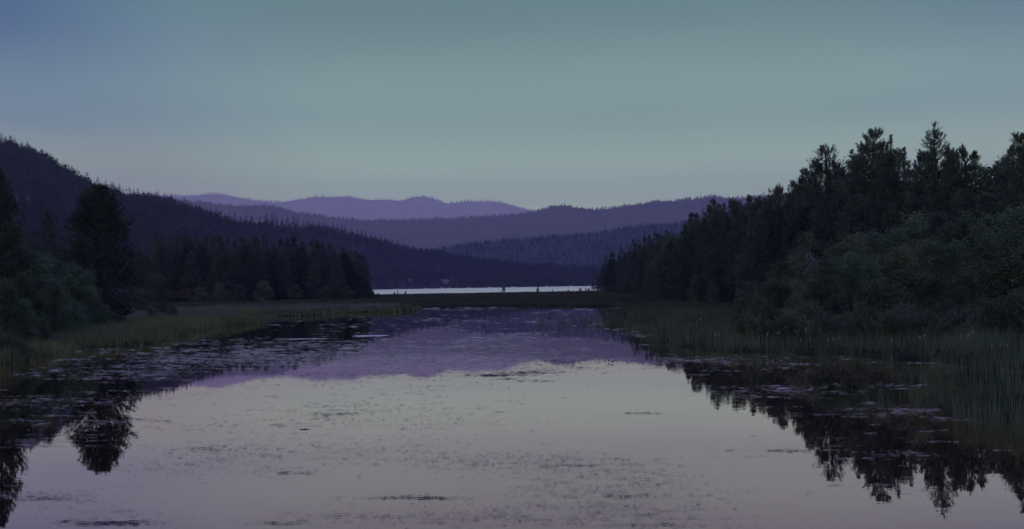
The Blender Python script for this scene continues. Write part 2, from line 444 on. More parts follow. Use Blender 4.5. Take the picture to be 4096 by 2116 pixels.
def make_conifer(seed, H, base=.2, spread=3.0, prof="cone", nb=120, e_low=-10, e_top=55, curve=.5, tufts=7, tl=.6, nl=.28, nn=12, w=.05, twig=.25, upness=.8, leaders=0, bark=True, taper=.3):
    r = np.random.default_rng(seed)
    m = 9
    zt = np.linspace(0, H, m)
    wob = np.cumsum(r.normal(0, .004 * H, (m, 2)), 0); wob[0] = 0
    trunk = np.column_stack([wob, zt])[None]
    tr = (.013 * H * (1 - zt / H) ** .8 + .012)[None]
    f = np.sort(r.random(nb)) ** .92
    zf = base + (1 - base) * f * .985
    if prof == "cone": L = (1 - f) ** .85 + .04
    elif prof == "round": L = (1 - f) ** .72 * (1 - .5 * np.exp(-(f / .13) ** 2)) * 1.15 + .10
    elif prof == "oval": L = np.sqrt(np.clip(1 - f, 0, 1)) ** .9 * (1 - .35 * np.exp(-(f / .12) ** 2)) + .05
    elif prof == "column": L = (1 - f ** 2.2) * .85 * (1 - .35 * np.exp(-(f / .15) ** 2)) + .09
    else: L = (np.clip(1 - f, 0, 1) ** .55) * (.6 + .4 * np.sin(f * 9 + seed)) + .08
    L = L * spread * r.uniform(.66, 1.10, nb)
    az = np.arange(nb) * 2.39996 + r.normal(0, .5, nb)
    el = np.radians(e_low + (e_top - e_low) * f ** 1.2 + r.normal(0, 9, nb))
    k = 6; s = np.linspace(0, 1, k)
    ee = el[:, None] + curve * s[None] ** 1.3
    step = L[:, None] / (k - 1)
    dr = np.cos(ee) * step; dz = np.sin(ee) * step
    rad = np.concatenate([np.zeros((nb, 1)), np.cumsum(dr[:, 1:], 1)], 1); hz = np.concatenate([np.zeros((nb, 1)), np.cumsum(dz[:, 1:], 1)], 1)
    bx = np.interp(zf * H, zt, wob[:, 0]); by = np.interp(zf * H, zt, wob[:, 1])
    pth = np.stack([bx[:, None] + rad * np.cos(az)[:, None], by[:, None] + rad * np.sin(az)[:, None], zf[:, None] * H + hz], -1)
    br = (.012 + .010 * L)[:, None] * (1 - .8 * s)[None]
    # tufts along the outer part of each branch
    t = r.uniform(.30, 1.0, (nb, tufts)); t[:, 0] = 1.0
    fi = t * (k - 1); i0 = np.clip(fi.astype(int), 0, k - 2); fr = (fi - i0)[..., None]
    bi = np.arange(nb)[:, None]
    Pt = pth[bi, i0] * (1 - fr) + pth[bi, i0 + 1] * fr
    bd = unit(pth[bi, i0 + 1] - pth[bi, i0])
    side = r.normal(0, 1, Pt.shape) * np.array([1, 1, .7])
    off = side * (twig * L)[:, None, None] * (1.1 - t)[..., None] * .8
    off[:, 0] = 0
    Pt = Pt + off
    Dt = unit(bd * .7 + unit(side) * .35 + np.array([0, 0, upness]) + r.normal(0, .15, Pt.shape))
    Pt = Pt.reshape(-1, 3); Dt = Dt.reshape(-1, 3)
    extra_p = [np.array([wob[-1, 0], wob[-1, 1], H - tl * .8])] + [np.array([wob[-1, 0] + r.normal(0, .25), wob[-1, 1] + r.normal(0, .25), H * .97 - tl - j * .3]) for j in range(leaders)]
    Pt = np.vstack([Pt] + [e[None] for e in extra_p]); Dt = np.vstack([Dt, np.tile([0, 0, 1.0], (len(extra_p), 1))])
    T = len(Pt)
    fs = np.concatenate([np.repeat(np.clip(L / (spread * .75), .12, 1) ** taper, tufts), np.full(len(extra_p), .12 ** (taper * .6))])
    tlen = tl * r.uniform(.6, 1.2, T) * fs
    ss = r.random((T, nn))
    ra = r.normal(0, 1, (T, nn, 3)); ra = unit(ra - (ra * Dt[:, None]).sum(-1, keepdims=True) * Dt[:, None])
    base_p = Pt[:, None] + Dt[:, None] * (ss * tlen[:, None])[..., None]
    nd = unit(Dt[:, None] * .9 + ra * r.uniform(.5, 1.1, (T, nn, 1)))
    tip = base_p + nd * (nl * r.uniform(.6, 1.1, (T, nn)) * fs[:, None])[..., None]
    wd = unit(np.cross(nd, r.normal(0, 1, nd.shape))) * w * .5 * (fs[:, None, None] ** .7)
    V = np.stack([base_p - wd, base_p + wd, tip], 2).reshape(-1, 3)
    tri = np.arange(len(V)).reshape(-1, 3)
    tv, tf = tubes(trunk, tr, 7); bv, bf = tubes(pth, br, 3)
    return (tv, tf), (bv, bf), (V, tri)


def leaf_cards(Pc, r, size, elong=1.5, up=.3):
    n = len(Pc)
    a = unit(r.normal(0, 1, (n, 3)) + np.array([0, 0, up])); b = unit(np.cross(a, r.normal(0, 1, (n, 3))))
    s = (size * r.uniform(.6, 1.3, n))[:, None]
    V = np.stack([Pc - a * s * elong * .5, Pc + b * s * .5, Pc + a * s * elong * .5, Pc - b * s * .5], 1)
    return V.reshape(-1, 3), np.arange(n * 4).reshape(-1, 4)


def make_leafy(seed, H, W, lobes=9, nclu=300, nleaf=26, leaf=.16, base=.12, clu=.38, stems=1):
    """broadleaf tree: limbs to lobes, leaf clusters spread through each lobe's outer volume"""
    r = np.random.default_rng(seed)
    lc = []
    for i in range(lobes):
        f = (i + .5) / lobes
        zc = H * (base + (.88 - base) * f)
        rr = W * .5 * (.62 * math.sin(math.pi * min(1, .28 + f * .72)) ** .7)
        a = i * 2.4 + r.normal(0, .4)
        lc.append((rr * math.cos(a) * r.uniform(.5, 1), rr * math.sin(a) * r.uniform(.5, 1), zc))
    lc.append((r.normal(0, .1 * W), r.normal(0, .1 * W), H * .84))
    lc = np.array(lc)
    lr = W * r.uniform(.17, .30, len(lc)) * (1.12 - .5 * lc[:, 2] / H)
    which = r.choice(len(lc), nclu, p=lr ** 2 / (lr ** 2).sum())
    d = unit(r.normal(0, 1, (nclu, 3)))
    C = lc[which] + d * (lr[which] * r.uniform(.45, 1.12, nclu))[:, None] * np.array([1, 1, .9])
    C[:, 2] = np.clip(C[:, 2], .05 * H, H)
    Pl = (C[:, None] + r.normal(0, clu, (nclu, nleaf, 3)) * np.array([1, 1, .75]) * r.uniform(.4, 1.1, (nclu, 1, 1))).reshape(-1, 3)
    Pl[:, 2] = np.maximum(Pl[:, 2], .05)
    leaves = leaf_cards(Pl, r, leaf)
    m = 6; paths, rads = [], []
    for j in range(stems):
        x0 = r.normal(0, .06 * W * (stems > 1), 2)
        top = np.array([lc[-1][0] * .6 + r.normal(0, .08 * W), lc[-1][1] * .6, H * .8])
        p = np.linspace([x0[0], x0[1], 0], top, m) + r.normal(0, .012 * H, (m, 3)) * np.linspace(0, 1, m)[:, None]
        paths.append(p); rads.append(np.linspace(.014 * H + .02, .015, m))
    for c, q in zip(lc, lr):
        st = np.array([0, 0, max(.08 * H, c[2] * .45)])
        p = np.linspace(st, c + np.array([0, 0, q * .4]), m); p[1:-1] += r.normal(0, .02 * H, (m - 2, 3)); paths.append(p)
        rads.append(np.linspace(.006 * H + .012, .008, m))
    return tubes(np.array(paths), np.array(rads), 6), leaves


def make_willow(seed, H, W, stems=80, per=110, leaf=.085):
    """many upright whips from one stool, narrow leaves along them"""
    r = np.random.default_rng(seed)
    m = 6; s = np.linspace(0, 1, m)
    a = r.uniform(0, 2 * math.pi, stems); q = np.sqrt(r.random(stems)); lean = q * W * .5
    hh = H * (1.02 - .55 * q ** 2) * r.uniform(.72, 1.04, stems)
    b0 = q * W * .30
    px = (b0[:, None] + (lean - b0)[:, None] * s[None] ** .8) * np.cos(a)[:, None]; py = (b0[:, None] + (lean - b0)[:, None] * s[None] ** .8) * np.sin(a)[:, None]
    pz = hh[:, None] * s[None] ** .92
    pth = np.stack([px, py, pz], -1) + r.normal(0, .03 * W, (stems, m, 3)) * s[None, :, None]
    rad = np.repeat(np.linspace(.022, .005, m)[None], stems, 0)
    t = r.uniform(.04, 1, (stems, per)); fi = t * (m - 1); i0 = np.clip(fi.astype(int), 0, m - 2); fr = (fi - i0)[..., None]
    bi = np.arange(stems)[:, None]
    Pl = pth[bi, i0] * (1 - fr) + pth[bi, i0 + 1] * fr + r.normal(0, .10, (stems, per, 3)) * (1.25 - .8 * t)[..., None] * (W / 3)
    Pl = Pl.reshape(-1, 3); Pl[:, 2] = np.maximum(Pl[:, 2], .03)
    return tubes(pth, rad, 3), leaf_cards(Pl, r, leaf, 2.4, 1.2)


PROTO = {}


def proto_conifer(key, leafmat=M_NEEDLE, **kw):
    H = kw["H"]
    t, b, n = make_conifer(**kw)
    mt = new_mesh("trunk", *merge([t, b])); mt.materials.append(M_BARK)
    mc = new_mesh("crown", *n); mc.materials.append(leafmat)
    PROTO[key] = (H, [("trunk", mt), ("crown", mc)])


def proto_leafy(key, leafmat, maker, bark=M_BARK, **kw):
    (tv, tf), (lv, lf) = maker(**kw)
    mt = new_mesh("trunk", tv, tf); mt.materials.append(bark)
    mc = new_mesh("crown", lv, lf); mc.materials.append(leafmat)
    PROTO[key] = (kw["H"], [("trunk", mt), ("crown", mc)])


def plant(key, name, x, y, z, h, label, cat, group=None, rz=None, wide=1.0):
    H, parts = PROTO[key]
    rz = rng.uniform(0, 6.283) if rz is None else rz
    s = h / H
    root = empty(name, (x, y, z), rz, s)
    root.scale = (s * wide, s * wide, s)
    for n, me in parts:
        obj(n, me, None, root)
    return tag(root, label, cat, group)


def plant_px(key, name, u, v, D, label, cat, group=None, wide=1.0, sink=.1, rz=None):
    """stand a plant at distance D in column u, as tall as the photograph shows its top at row v"""
    p = at(float(u), float(v), D)
    z0 = float(ground_z([(p.x, p.y)])[0])
    z0 = max(z0, 0.0) - sink
    return plant(key, name, p.x, p.y, z0, p.z - z0, label, cat, group, rz, wide)


# open pines with bottle-brush shoots
proto_conifer("pine_round", seed=21, H=20, base=.30, spread=3.3, prof="round", nb=110, e_low=8, e_top=42, curve=.5, tufts=6, tl=.85, nl=.34, nn=22, w=.045, leaders=2, taper=.3)
proto_conifer("pine_full", seed=22, H=20, base=.18, spread=3.5, prof="round", nb=190, e_low=0, e_top=42, curve=.5, tufts=8, tl=.85, nl=.34, nn=20, w=.05, leaders=2, taper=.35)
proto_conifer("pine_thin", seed=23, H=20, base=.22, spread=2.7, prof="cone", nb=125, e_low=5, e_top=46, curve=.5, tufts=6, tl=.62, nl=.24, nn=18, w=.04, leaders=1, taper=.35)
proto_conifer("pine_tall", seed=24, H=20, base=.26, spread=3.5, prof="cone", nb=130, e_low=2, e_top=40, curve=.5, tufts=6, tl=.8, nl=.34, nn=20, w=.045, leaders=2, taper=.3)
proto_conifer("pine_plume", seed=25, H=20, base=.10, spread=3.9, prof="cone", nb=180, e_low=4, e_top=44, curve=.45, tufts=8, tl=.8, nl=.32, nn=18, w=.055, leaders=2, taper=.5)
proto_conifer("pine_plume_b", seed=26, H=20, base=.10, spread=3.6, prof="round", nb=180, e_low=0, e_top=40, curve=.5, tufts=8, tl=.8, nl=.32, nn=18, w=.055, leaders=2, taper=.5)
# closed pines and firs for the woods
proto_conifer("pine_dense", seed=31, H=19, base=.06, spread=4.5, prof="oval", nb=400, e_low=-12, e_top=48, curve=.5, tufts=11, tl=.8, nl=.34, nn=15, w=.09, twig=.38, leafmat=M_NEEDLE_D, leaders=3, taper=.35)
proto_conifer("pine_side", seed=32, H=16.5, base=.06, spread=4.4, prof="cone", nb=300, e_low=-8, e_top=38, curve=.42, tufts=11, tl=.75, nl=.32, nn=15, w=.085, twig=.35, leafmat=M_NEEDLE_D, leaders=2, taper=.4)
proto_conifer("fir", taper=.75, seed=33, H=20, base=.03, spread=2.9, prof="cone", nb=170, e_low=-22, e_top=22, curve=0.30, tufts=9, tl=.6, nl=.30, nn=13, w=0.116, twig=.32, upness=.3, leafmat=M_NEEDLE_D)
proto_conifer("fir_b", taper=.75, seed=34, H=20, base=.04, spread=3.4, prof="column", nb=170, e_low=-15, e_top=28, curve=0.38, tufts=9, tl=.7, nl=.32, nn=13, w=0.131, twig=.32, upness=.5, leafmat=M_NEEDLE_D)
proto_conifer("grove", seed=35, H=21, base=.08, spread=3.6, prof="round", nb=190, e_low=-5, e_top=40, curve=.45, tufts=8, tl=.85, nl=.38, nn=16, w=.075, twig=.3, leaders=2, taper=.55)
proto_conifer("grove_b", seed=36, H=21, base=.28, spread=3.5, prof="round", nb=150, e_low=0, e_top=42, curve=.5, tufts=8, tl=.85, nl=.38, nn=16, w=.075, twig=.3, leaders=2, taper=.45)
proto_conifer("grove_c", seed=37, H=21, base=.05, spread=3.9, prof="cone", nb=190, e_low=-8, e_top=38, curve=.45, tufts=8, tl=.85, nl=.38, nn=16, w=.075, twig=.3, leaders=1, taper=.6)
proto_leafy("alder", M_LEAF, make_leafy, seed=41, H=12, W=7.5, lobes=10, nclu=430, nleaf=42, leaf=.135, clu=.42)
proto_leafy("alder_b", M_LEAF, make_leafy, seed=42, H=12, W=6.5, lobes=12, nclu=430, nleaf=42, leaf=.135, clu=.40)
proto_leafy("birch", M_LEAF_Y, make_leafy, bark=M_PALEBARK, seed=43, H=9, W=5.5, lobes=10, nclu=340, nleaf=40, leaf=.12, clu=.36)
proto_leafy("birch_b", M_LEAF_Y, make_leafy, bark=M_PALEBARK, seed=44, H=9, W=6.4, lobes=8, nclu=340, nleaf=40, leaf=.12, clu=.38, base=.06, stems=3)
proto_leafy("sparse", M_LEAF, make_leafy, seed=45, H=17, W=5.5, lobes=12, nclu=260, nleaf=14, leaf=.22, clu=.45, base=.3)
proto_leafy("willow", M_WILLOW, make_willow, seed=51, H=4.5, W=4.6)
proto_leafy("willow_b", M_WILLOW, make_willow, seed=52, H=4.0, W=5.6, stems=85)
proto_leafy("willow_c", M_LEAF_Y, make_willow, seed=53, H=3.6, W=4.2, stems=70)
proto_leafy("silver", M_SILVER, make_leafy, bark=M_PALEBARK, seed=54, H=9, W=2.6, lobes=5, nclu=46, nleaf=16, leaf=.13, clu=.22, base=.5)


# hillside conifers, light meshes
def small_conifer(seed, H, spread, prof, nb, nn, w):
    t, b, n = make_conifer(seed=seed, H=H, base=.06, spread=spread, prof=prof, nb=nb, e_low=-18, e_top=18, curve=.25, tufts=3, tl=1.3, nl=1.7, nn=nn, w=w, twig=.3, upness=.35, taper=.95)
    tv, tf = t
    return (tv, tf), n


for i, (hh, spd, pf) in enumerate([(24, 4.4, "cone"), (24, 3.6, "cone"), (24, 4.8, "round"), (24, 4.2, "column"), (24, 4.4, "irregular")]):
    (tv, tf), n = small_conifer(70 + i, hh, spd, pf, 60, 6, 1.3)
    mt = new_mesh("trunk", tv, tf); mt.materials.append(M_BARK)
    mc = new_mesh("crown", *n); mc.materials.append(M_HILL)
    PROTO["hill%d" % i] = (hh, [("trunk", mt), ("crown", mc)])


def cloud_of_trees(name, hill, n, u0, u1, sets, hmin, hmax, matl, label, tpow=1.0, tmin=.0, cresty=.0):
    """a forest that reads as one mass: one mesh of many simple conifers on a hill"""
    V, T, b = [], [], 0
    per = np.array_split(np.arange(n), len(sets))
    for (pv, pf, H), ix in zip(sets, per):
        m = len(ix)
        u = rng.uniform(u0, u1, m); t = tmin + (1.02 - tmin) * rng.random(m) ** tpow
        k = int(m * cresty); t[:k] = rng.uniform(.96, 1.03, k)
        p = hill.xyz(u, t)
        h = rng.uniform(hmin, hmax, m) / H * (1 + .18 * vnoise(u * .02, t * 6, 21))
        a = rng.uniform(0, 6.283, m); c, s = np.cos(a), np.sin(a); wd = h * rng.uniform(.8, 1.25, m)
        X = pv[None, :, 0] * c[:, None] - pv[None, :, 1] * s[:, None]; Y = pv[None, :, 0] * s[:, None] + pv[None, :, 1] * c[:, None]
        Q = np.stack([X * wd[:, None] + p[:, None, 0], Y * wd[:, None] + p[:, None, 1], pv[None, :, 2] * h[:, None] + p[:, None, 2] - 1], -1)
        V.append(Q.reshape(-1, 3)); T.append((pf[None] + (np.arange(m) * len(pv))[:, None, None]).reshape(-1, 3) + b); b += m * len(pv)
    o = obj(name, new_mesh(name, np.vstack(V), np.vstack(T)), matl)
    return tag(o, label, "forest", kind="stuff")


def lite(seed, spread, prof, nb=26, nn=3, w=2.3, H=24):
    _, n = small_conifer(seed, H, spread, prof, nb, nn, w)
    return n[0], n[1], H


def cone_tree(seed, H=24, k=6, tiers=3, spread=3.4):
    r = np.random.default_rng(seed); V, T = [], []
    for i in range(tiers):
        z0 = H * (.02 + i / tiers * .72); z1 = H * min(1, .46 + .54 * (i + 1) / tiers) if i == tiers - 1 else H * ((i + 1) / tiers * .72 + .2)
        rr = spread * (1 - i / tiers * .75)
        b = len(V); V.append((0, 0, z1))
        for j in range(k):
            a = 2 * math.pi * j / k + i; q = rr * r.uniform(.6, 1.25); V.append((q * math.cos(a), q * math.sin(a), z0 + r.uniform(-1, 1)))
        for j in range(k): T.append((b, b + 1 + j, b + 1 + (j + 1) % k))
    return np.array(V, float), np.array(T), H


cloud_of_trees("hillside_forest", H_LEFT, 10000, -300, 2600, [lite(81, 5.0, "cone"), lite(82, 4.2, "cone"), lite(83, 5.2, "round"), lite(84, 4.6, "column")], 12, 22, M_HILL,
               "dense conifer forest covering the dark hillside above the lake", .9, .0, .24)
cloud_of_trees("slope_forest", H_BLUE, 7500, 950, 4200, [cone_tree(85), cone_tree(86, k=5), cone_tree(87, tiers=2, spread=4.5)], 9, 17, M_BLUEHILL, "conifer forest on the blue slope behind the lake", 1, .0, .15)
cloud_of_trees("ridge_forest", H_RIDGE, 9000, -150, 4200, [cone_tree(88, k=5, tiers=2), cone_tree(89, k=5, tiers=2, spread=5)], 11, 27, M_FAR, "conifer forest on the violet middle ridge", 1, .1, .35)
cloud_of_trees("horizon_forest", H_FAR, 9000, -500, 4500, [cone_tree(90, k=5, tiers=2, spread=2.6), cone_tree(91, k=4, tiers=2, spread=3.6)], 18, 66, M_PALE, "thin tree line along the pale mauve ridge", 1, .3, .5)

# the trees that stand out along the skyline of the hill
SKY = [(5, 528, 1), (22, 545, 2), (40, 540, 3), (56, 545, 0), (68, 563, 0), (88, 562, 1), (107, 560, 0), (140, 590, 2), (168, 594, 2), (190, 612, 4), (203, 610, 0), (215, 625, 1), (228, 632, 4), (248, 646, 0),
       (262, 655, 1), (275, 658, 4), (288, 664, 4), (304, 673, 0), (316, 683, 4), (335, 703, 1), (349, 688, 3), (362, 708, 0), (378, 722, 1), (392, 704, 0), (405, 728, 1), (424, 717, 0), (443, 724, 0), (454, 722, 1), (462, 742, 3),
       (477, 730, 1), (490, 748, 0), (505, 755, 4), (516, 745, 0), (534, 752, 1), (550, 750, 0), (572, 765, 2), (590, 763, 1), (605, 770, 3), (620, 762, 1), (632, 758, 0), (655, 766, 0), (668, 772, 1), (684, 772, 3),
       (700, 788, 0), (714, 792, 1), (737, 785, 0), (752, 800, 3), (768, 808, 0), (785, 815, 1), (800, 820, 0), (822, 828, 0), (842, 828, 1), (866, 835, 3), (880, 842, 2), (900, 850, 0), (918, 848, 1), (940, 845, 0), (962, 858, 1), (985, 852, 0),
       (1005, 862, 3), (1040, 868, 4), (1068, 848, 0), (1088, 850, 1), (1101, 853, 0), (1129, 865, 1), (1149, 862, 0), (1172, 856, 0), (1189, 867, 0), (1214, 882, 1), (1228, 880, 0), (1238, 879, 1), (1251, 882, 3), (1274, 884, 1), (1280, 886, 0),
       (1300, 885, 0), (1312, 890, 1), (1330, 886, 0), (1350, 895, 3), (1367, 896, 0), (1380, 901, 1), (1402, 908, 0), (1429, 913, 0), (1445, 920, 3), (1462, 921, 1), (1484, 932, 3), (1500, 933, 0), (1522, 938, 3), (1540, 945, 1), (1572, 954, 0),
       (1590, 962, 3), (1620, 972, 1), (1632, 973, 0), (1655, 980, 1), (1684, 983, 0), (1705, 985, 3), (1724, 990, 1), (1745, 995, 0), (1766, 998, 3), (1800, 1004, 0), (1830, 1010, 1), (1865, 1010, 0), (1900, 1022, 3), (1935, 1022, 1), (1975, 1030, 0), (2020, 1036, 0), (2070, 1034, 1)]
SPLIT = [(330, "small dark conifer on the high shoulder of the forested hill", "conifers on the high shoulder of the hill"),
         (700, "pointed dark conifer on the hill skyline where it meets the open sky", "conifers where the hill meets the sky"),
         (1300, "dark spire-topped conifer on the hill crest in front of the mauve ridges", "conifers on the crest before the ridges"),
         (9999, "small conifer on the lowest run of the hill crest above the lake", "conifers on the low run of the crest")]
for u, v, k in SKY:
    D = float(H_LEFT.D(u)) * rng.uniform(.985, 1.0)
    p = at(float(u), float(v), D)
    gz = float(H_LEFT.top(np.array(float(u)))) * .97
    h = max(p.z - gz, 10)
    lab, grp = next((a, b) for lim, a, b in SPLIT if u < lim)
    plant("hill%d" % k, "conifer_tree", p.x, p.y, p.z - h, h, lab, "tree", grp, wide=rng.uniform(.85, 1.15))

# ------------------------------------------------------------------ woods on the east shore
RD = np.array([(2360, 690), (2390, 640), (2450, 560), (2540, 440), (2620, 380), (2700, 330), (2760, 310), (2860, 290), (3000, 265), (3100, 245), (3225, 215), (3305, 190), (3484, 172), (3600, 165), (3753, 150), (3864, 150), (3948, 145), (4071, 135), (4300, 125)], float)
rd = lambda u: float(np.interp(u, RD[:, 0], RD[:, 1]))
HEROES = [("pine_round", 3305, 592, 1.65, "broad round-topped pine with sky showing through, first tall one of the shore woods"),
          ("pine_thin", 3414, 600, 1.5, "slim sparse pine half hidden beside the fuller twin-topped pine"),
          ("pine_full", 3484, 526, 1.55, "tall full pine with dense dark head and crowded candle shoots"),
          ("pine_thin", 3576, 540, 1.7, "tall slender pine with thin open branches between two fuller pines"),
          ("pine_thin", 3624, 590, 1.4, "thin drooping pine top leaning out over a bright gap of sky"),
          ("pine_plume", 3692, 600, 1.1, "low shouldered pine tucked under the tallest pine"),
          ("pine_tall", 3753, 490, 1.45, "tallest pine of the shore woods, narrow open spire of tufted branches"),
          ("pine_plume", 3836, 572, 1.1, "plume-topped pine standing just past the tallest pine"),
          ("pine_plume", 3868, 586, .9, "bushy pine with upswept shoots between the plume-topped pine and the airy leafy tree"),
          ("sparse", 3950, 610, 1.3, "airy leafy tree with glowing sky through its round head"),
          ("pine_round", 4010, 640, .8, "short dark pine filling the gap beside the airy leafy tree"),
          ("pine_full", 4038, 592, 1.3, "dark pine with a stepped top near the picture edge"),
          ("pine_full", 4082, 546, 1.5, "big dark pine cut off by the picture edge")]
for key, u, v, wd, lab in HEROES:
    plant_px(key, "pine_tree" if key != "sparse" else "leafy_tree", u, v, rd(u), lab, "tree", wide=wd)
SKYR = [(2388, 1090, "fir"), (2407, 1055, "fir_b"), (2428, 1018, "fir_b"), (2447, 1004, "grove"), (2482, 984, "fir_b"), (2497, 996, "fir"), (2515, 976, "fir"), (2535, 950, "fir_b"), (2547, 944, "fir"), (2558, 949, "fir"), (2579, 947, "pine_plume"),
        (2601, 934, "fir_b"), (2619, 915, "fir"), (2630, 934, "pine_plume"), (2647, 936, "fir_b"), (2668, 920, "grove"), (2728, 922, "fir"), (2743, 880, "pine_plume"), (2759, 857, "pine_full"), (2787, 858, "pine_full"), (2814, 825, "fir"),
        (2838, 815, "fir_b"), (2860, 800, "pine_full"), (2878, 815, "grove"), (2898, 804, "pine_plume"), (2930, 796, "pine_plume"), (2948, 805, "grove"), (2965, 800, "pine_plume"), (2992, 788, "pine_full"), (3012, 782, "pine_plume"), (3036, 775, "fir_b"),
        (3054, 764, "fir"), (3080, 750, "pine_plume"), (3100, 755, "grove"), (3116, 742, "pine_plume"), (3146, 741, "pine_plume"), (3172, 731, "pine_full"), (3204, 705, "pine_plume"), (3228, 682, "pine_full"), (3250, 690, "grove"),
        (3372, 680, "pine_plume"), (3395, 690, "grove"), (3440, 640, "pine_plume"), (3530, 610, "pine_plume"), (3655, 640, "pine_thin"), (3720, 650, "pine_plume"), (3800, 640, "pine_full"), (3905, 615, "pine_full"), (3428, 625, "pine_plume_b"), (3455, 585, "pine_full"), (3520, 580, "pine_full"), (3548, 605, "pine_plume"), (3600, 600, "pine_plume_b"), (3640, 640, "pine_plume"), (3705, 625, "pine_full"), (3728, 600, "pine_plume_b"), (3785, 600, "pine_full"), (3815, 600, "pine_plume_b"), (3270, 640, "pine_plume_b"), (3340, 650, "pine_full"), (3985, 650, "pine_plume_b")]
for i, (u, v, key) in enumerate(SKYR):
    key = {"pine_plume": ("pine_plume", "pine_plume_b", "grove_c")[i % 3]}.get(key, key)
    lab, grp = (("dark conifer on the low end of the shore woods running down to the lake", "conifers at the lake end of the woods") if u < 2600 else
                ("dark conifer on the stepped middle skyline of the shore woods", "conifers on the stepped skyline of the woods") if u < 3060 else
                ("spiky pine top on the rising skyline below the tall pines", "pine tops below the tall pines"))
    plant_px(key, "pine_tree" if "pine" in key or "grove" in key else "fir_tree", u, v, rd(u) * rng.uniform(.97, 1.03), lab, "tree", grp, wide=rng.uniform(.95, 1.25))
# the closed ranks under the skyline
n = 0
for u in np.concatenate([np.arange(2400, 3100, 23), np.arange(3095, 4150, 24)]):
    for row in range(2):
        uu = u + rng.uniform(-10, 10); D = rd(uu) * (rng.uniform(.86, .95) if row == 0 else rng.uniform(.99, 1.06))
        sk = np.interp(uu, [a for a, _, _ in SKYR], [b for _, b, _ in SKYR])
        sk = max(sk, 690 if uu > 3100 else 0)
        base_v = hor(uu) + F * 4.5 / D
        v = sk + (base_v - sk) * (rng.uniform(.12, .32) if row == 0 else rng.uniform(.04, .13))
        key = rng.choice(["fir", "fir_b", "grove", "pine_dense", "fir_b"] if row == 0 else ["fir", "fir_b", "grove_c", "pine_plume", "grove"])
        plant_px(key, "fir_tree" if "fir" in key else "pine_tree", uu, v, D,
                 "dark conifer inside the closed ranks of the shore woods", "tree", "conifers inside the shore woods", wide=rng.uniform(1.15, 1.5))
# broadleaf trees among and before the conifers
LEAFY = [("alder", 2688, 918, 315, 1.0, "pale rounded leafy tree rising among the dark conifers above the meadow"),
         ("alder_b", 2640, 1000, 330, 1.0, "dull green leafy tree under the pale rounded one"),
         ("alder", 3295, 800, 182, 1.05, "large grey-green leafy tree below the round-topped pine"),
         ("alder_b", 3225, 900, 170, 1.0, "leafy tree at the foot of the large grey-green one"),
         ("alder", 3665, 832, 125, 1.0, "leafy tree with the highest dome of the thicket, below the slender pines"),
         ("alder_b", 3790, 856, 122, 1.0, "rounded leafy tree below the tallest pine"),
         ("alder", 3866, 830, 122, 1.0, "bushy leafy tree beside the domed thicket below the plume-topped pine"),
         ("alder_b", 3962, 822, 118, 1.05, "dark leafy tree below the airy sky-lit one"),
         ("alder", 4045, 812, 116, 1.1, "leafy tree below the stepped dark pine at the picture edge"),
         ("alder_b", 4100, 790, 112, 1.1, "dark leafy tree half cut by the picture edge"),
         ("alder", 3580, 900, 124, 1.0, "low leafy tree before the domed thicket tree"),
         ("alder_b", 3492, 894, 130, 1.0, "leafy tree with ragged top in the middle of the thicket"),
         ("birch_b", 3412, 906, 136, 1.0, "thin twiggy leafy tree with bare grey stems showing"),
         ("birch", 3272, 950, 136, 1.0, "bright green leafy tree behind the silver-leaved sprays"),
         ("birch_b", 3335, 955, 134, 1.0, "yellow-green leafy tree beside the silver-leaved sprays"),
         ("birch", 3200, 990, 138, 1.0, "yellow-green leafy tree stepping down from the silver-leaved sprays"),
         ("birch_b", 3144, 1026, 140, 1.0, "pale green bushy tree on the sloping edge of the thicket"),
         ("birch", 3088, 1070, 142, 1.0, "small pale green tree on the low edge of the thicket"),
         ("birch_b", 3020, 1112, 150, 1.0, "low pale green bush tree near the open meadow"),
         ("birch", 2960, 1150, 165, 1.0, "low round bush tree where the meadow meets the woods"),
         ("alder", 2520, 1110, 400, 1.1, "dull grey bush tree at the meadow edge under the dark firs"),
         ("alder_b", 2590, 1100, 350, 1.0, "second dull grey bush tree at the meadow edge"),
         ("alder", 2780, 1090, 265, 1.0, "grey-green bush tree before the stepped conifers"),
         ("alder_b", 2850, 1110, 240, .9, "small grey-green tree at the back of the meadow"),
         ("silver", 3243, 975, 128, 1.0, "pale silver-leaved sprays hanging in the thicket")]
for key, u, v, D, wd, lab in LEAFY:
    plant_px(key, "leafy_tree", u, v, D, lab, "tree", wide=wd)
for u in np.arange(3060, 4160, 42):
    uu = u + rng.uniform(-12, 12)
    v = np.interp(uu, [3050, 3150, 3280, 3480, 3700, 3900, 4150], [1130, 1080, 1010, 980, 930, 910, 890]) + rng.uniform(-15, 45)
    plant_px(rng.choice(["birch", "birch_b", "alder", "alder_b"]), "leafy_tree", uu, v, rng.uniform(112, 130), "leafy tree in the dense thicket behind the willows", "tree", "leafy trees of the thicket", wide=rng.uniform(.9, 1.2))
plant_px("alder", "bush", 2354, 1152, 682, "low bush at the very tip of the shore woods touching the lake", "bush", wide=1.6)
plant_px("fir_b", "fir_tree", 2371, 1118, 664, "small outermost fir at the lake tip of the shore woods", "tree", wide=1.3)
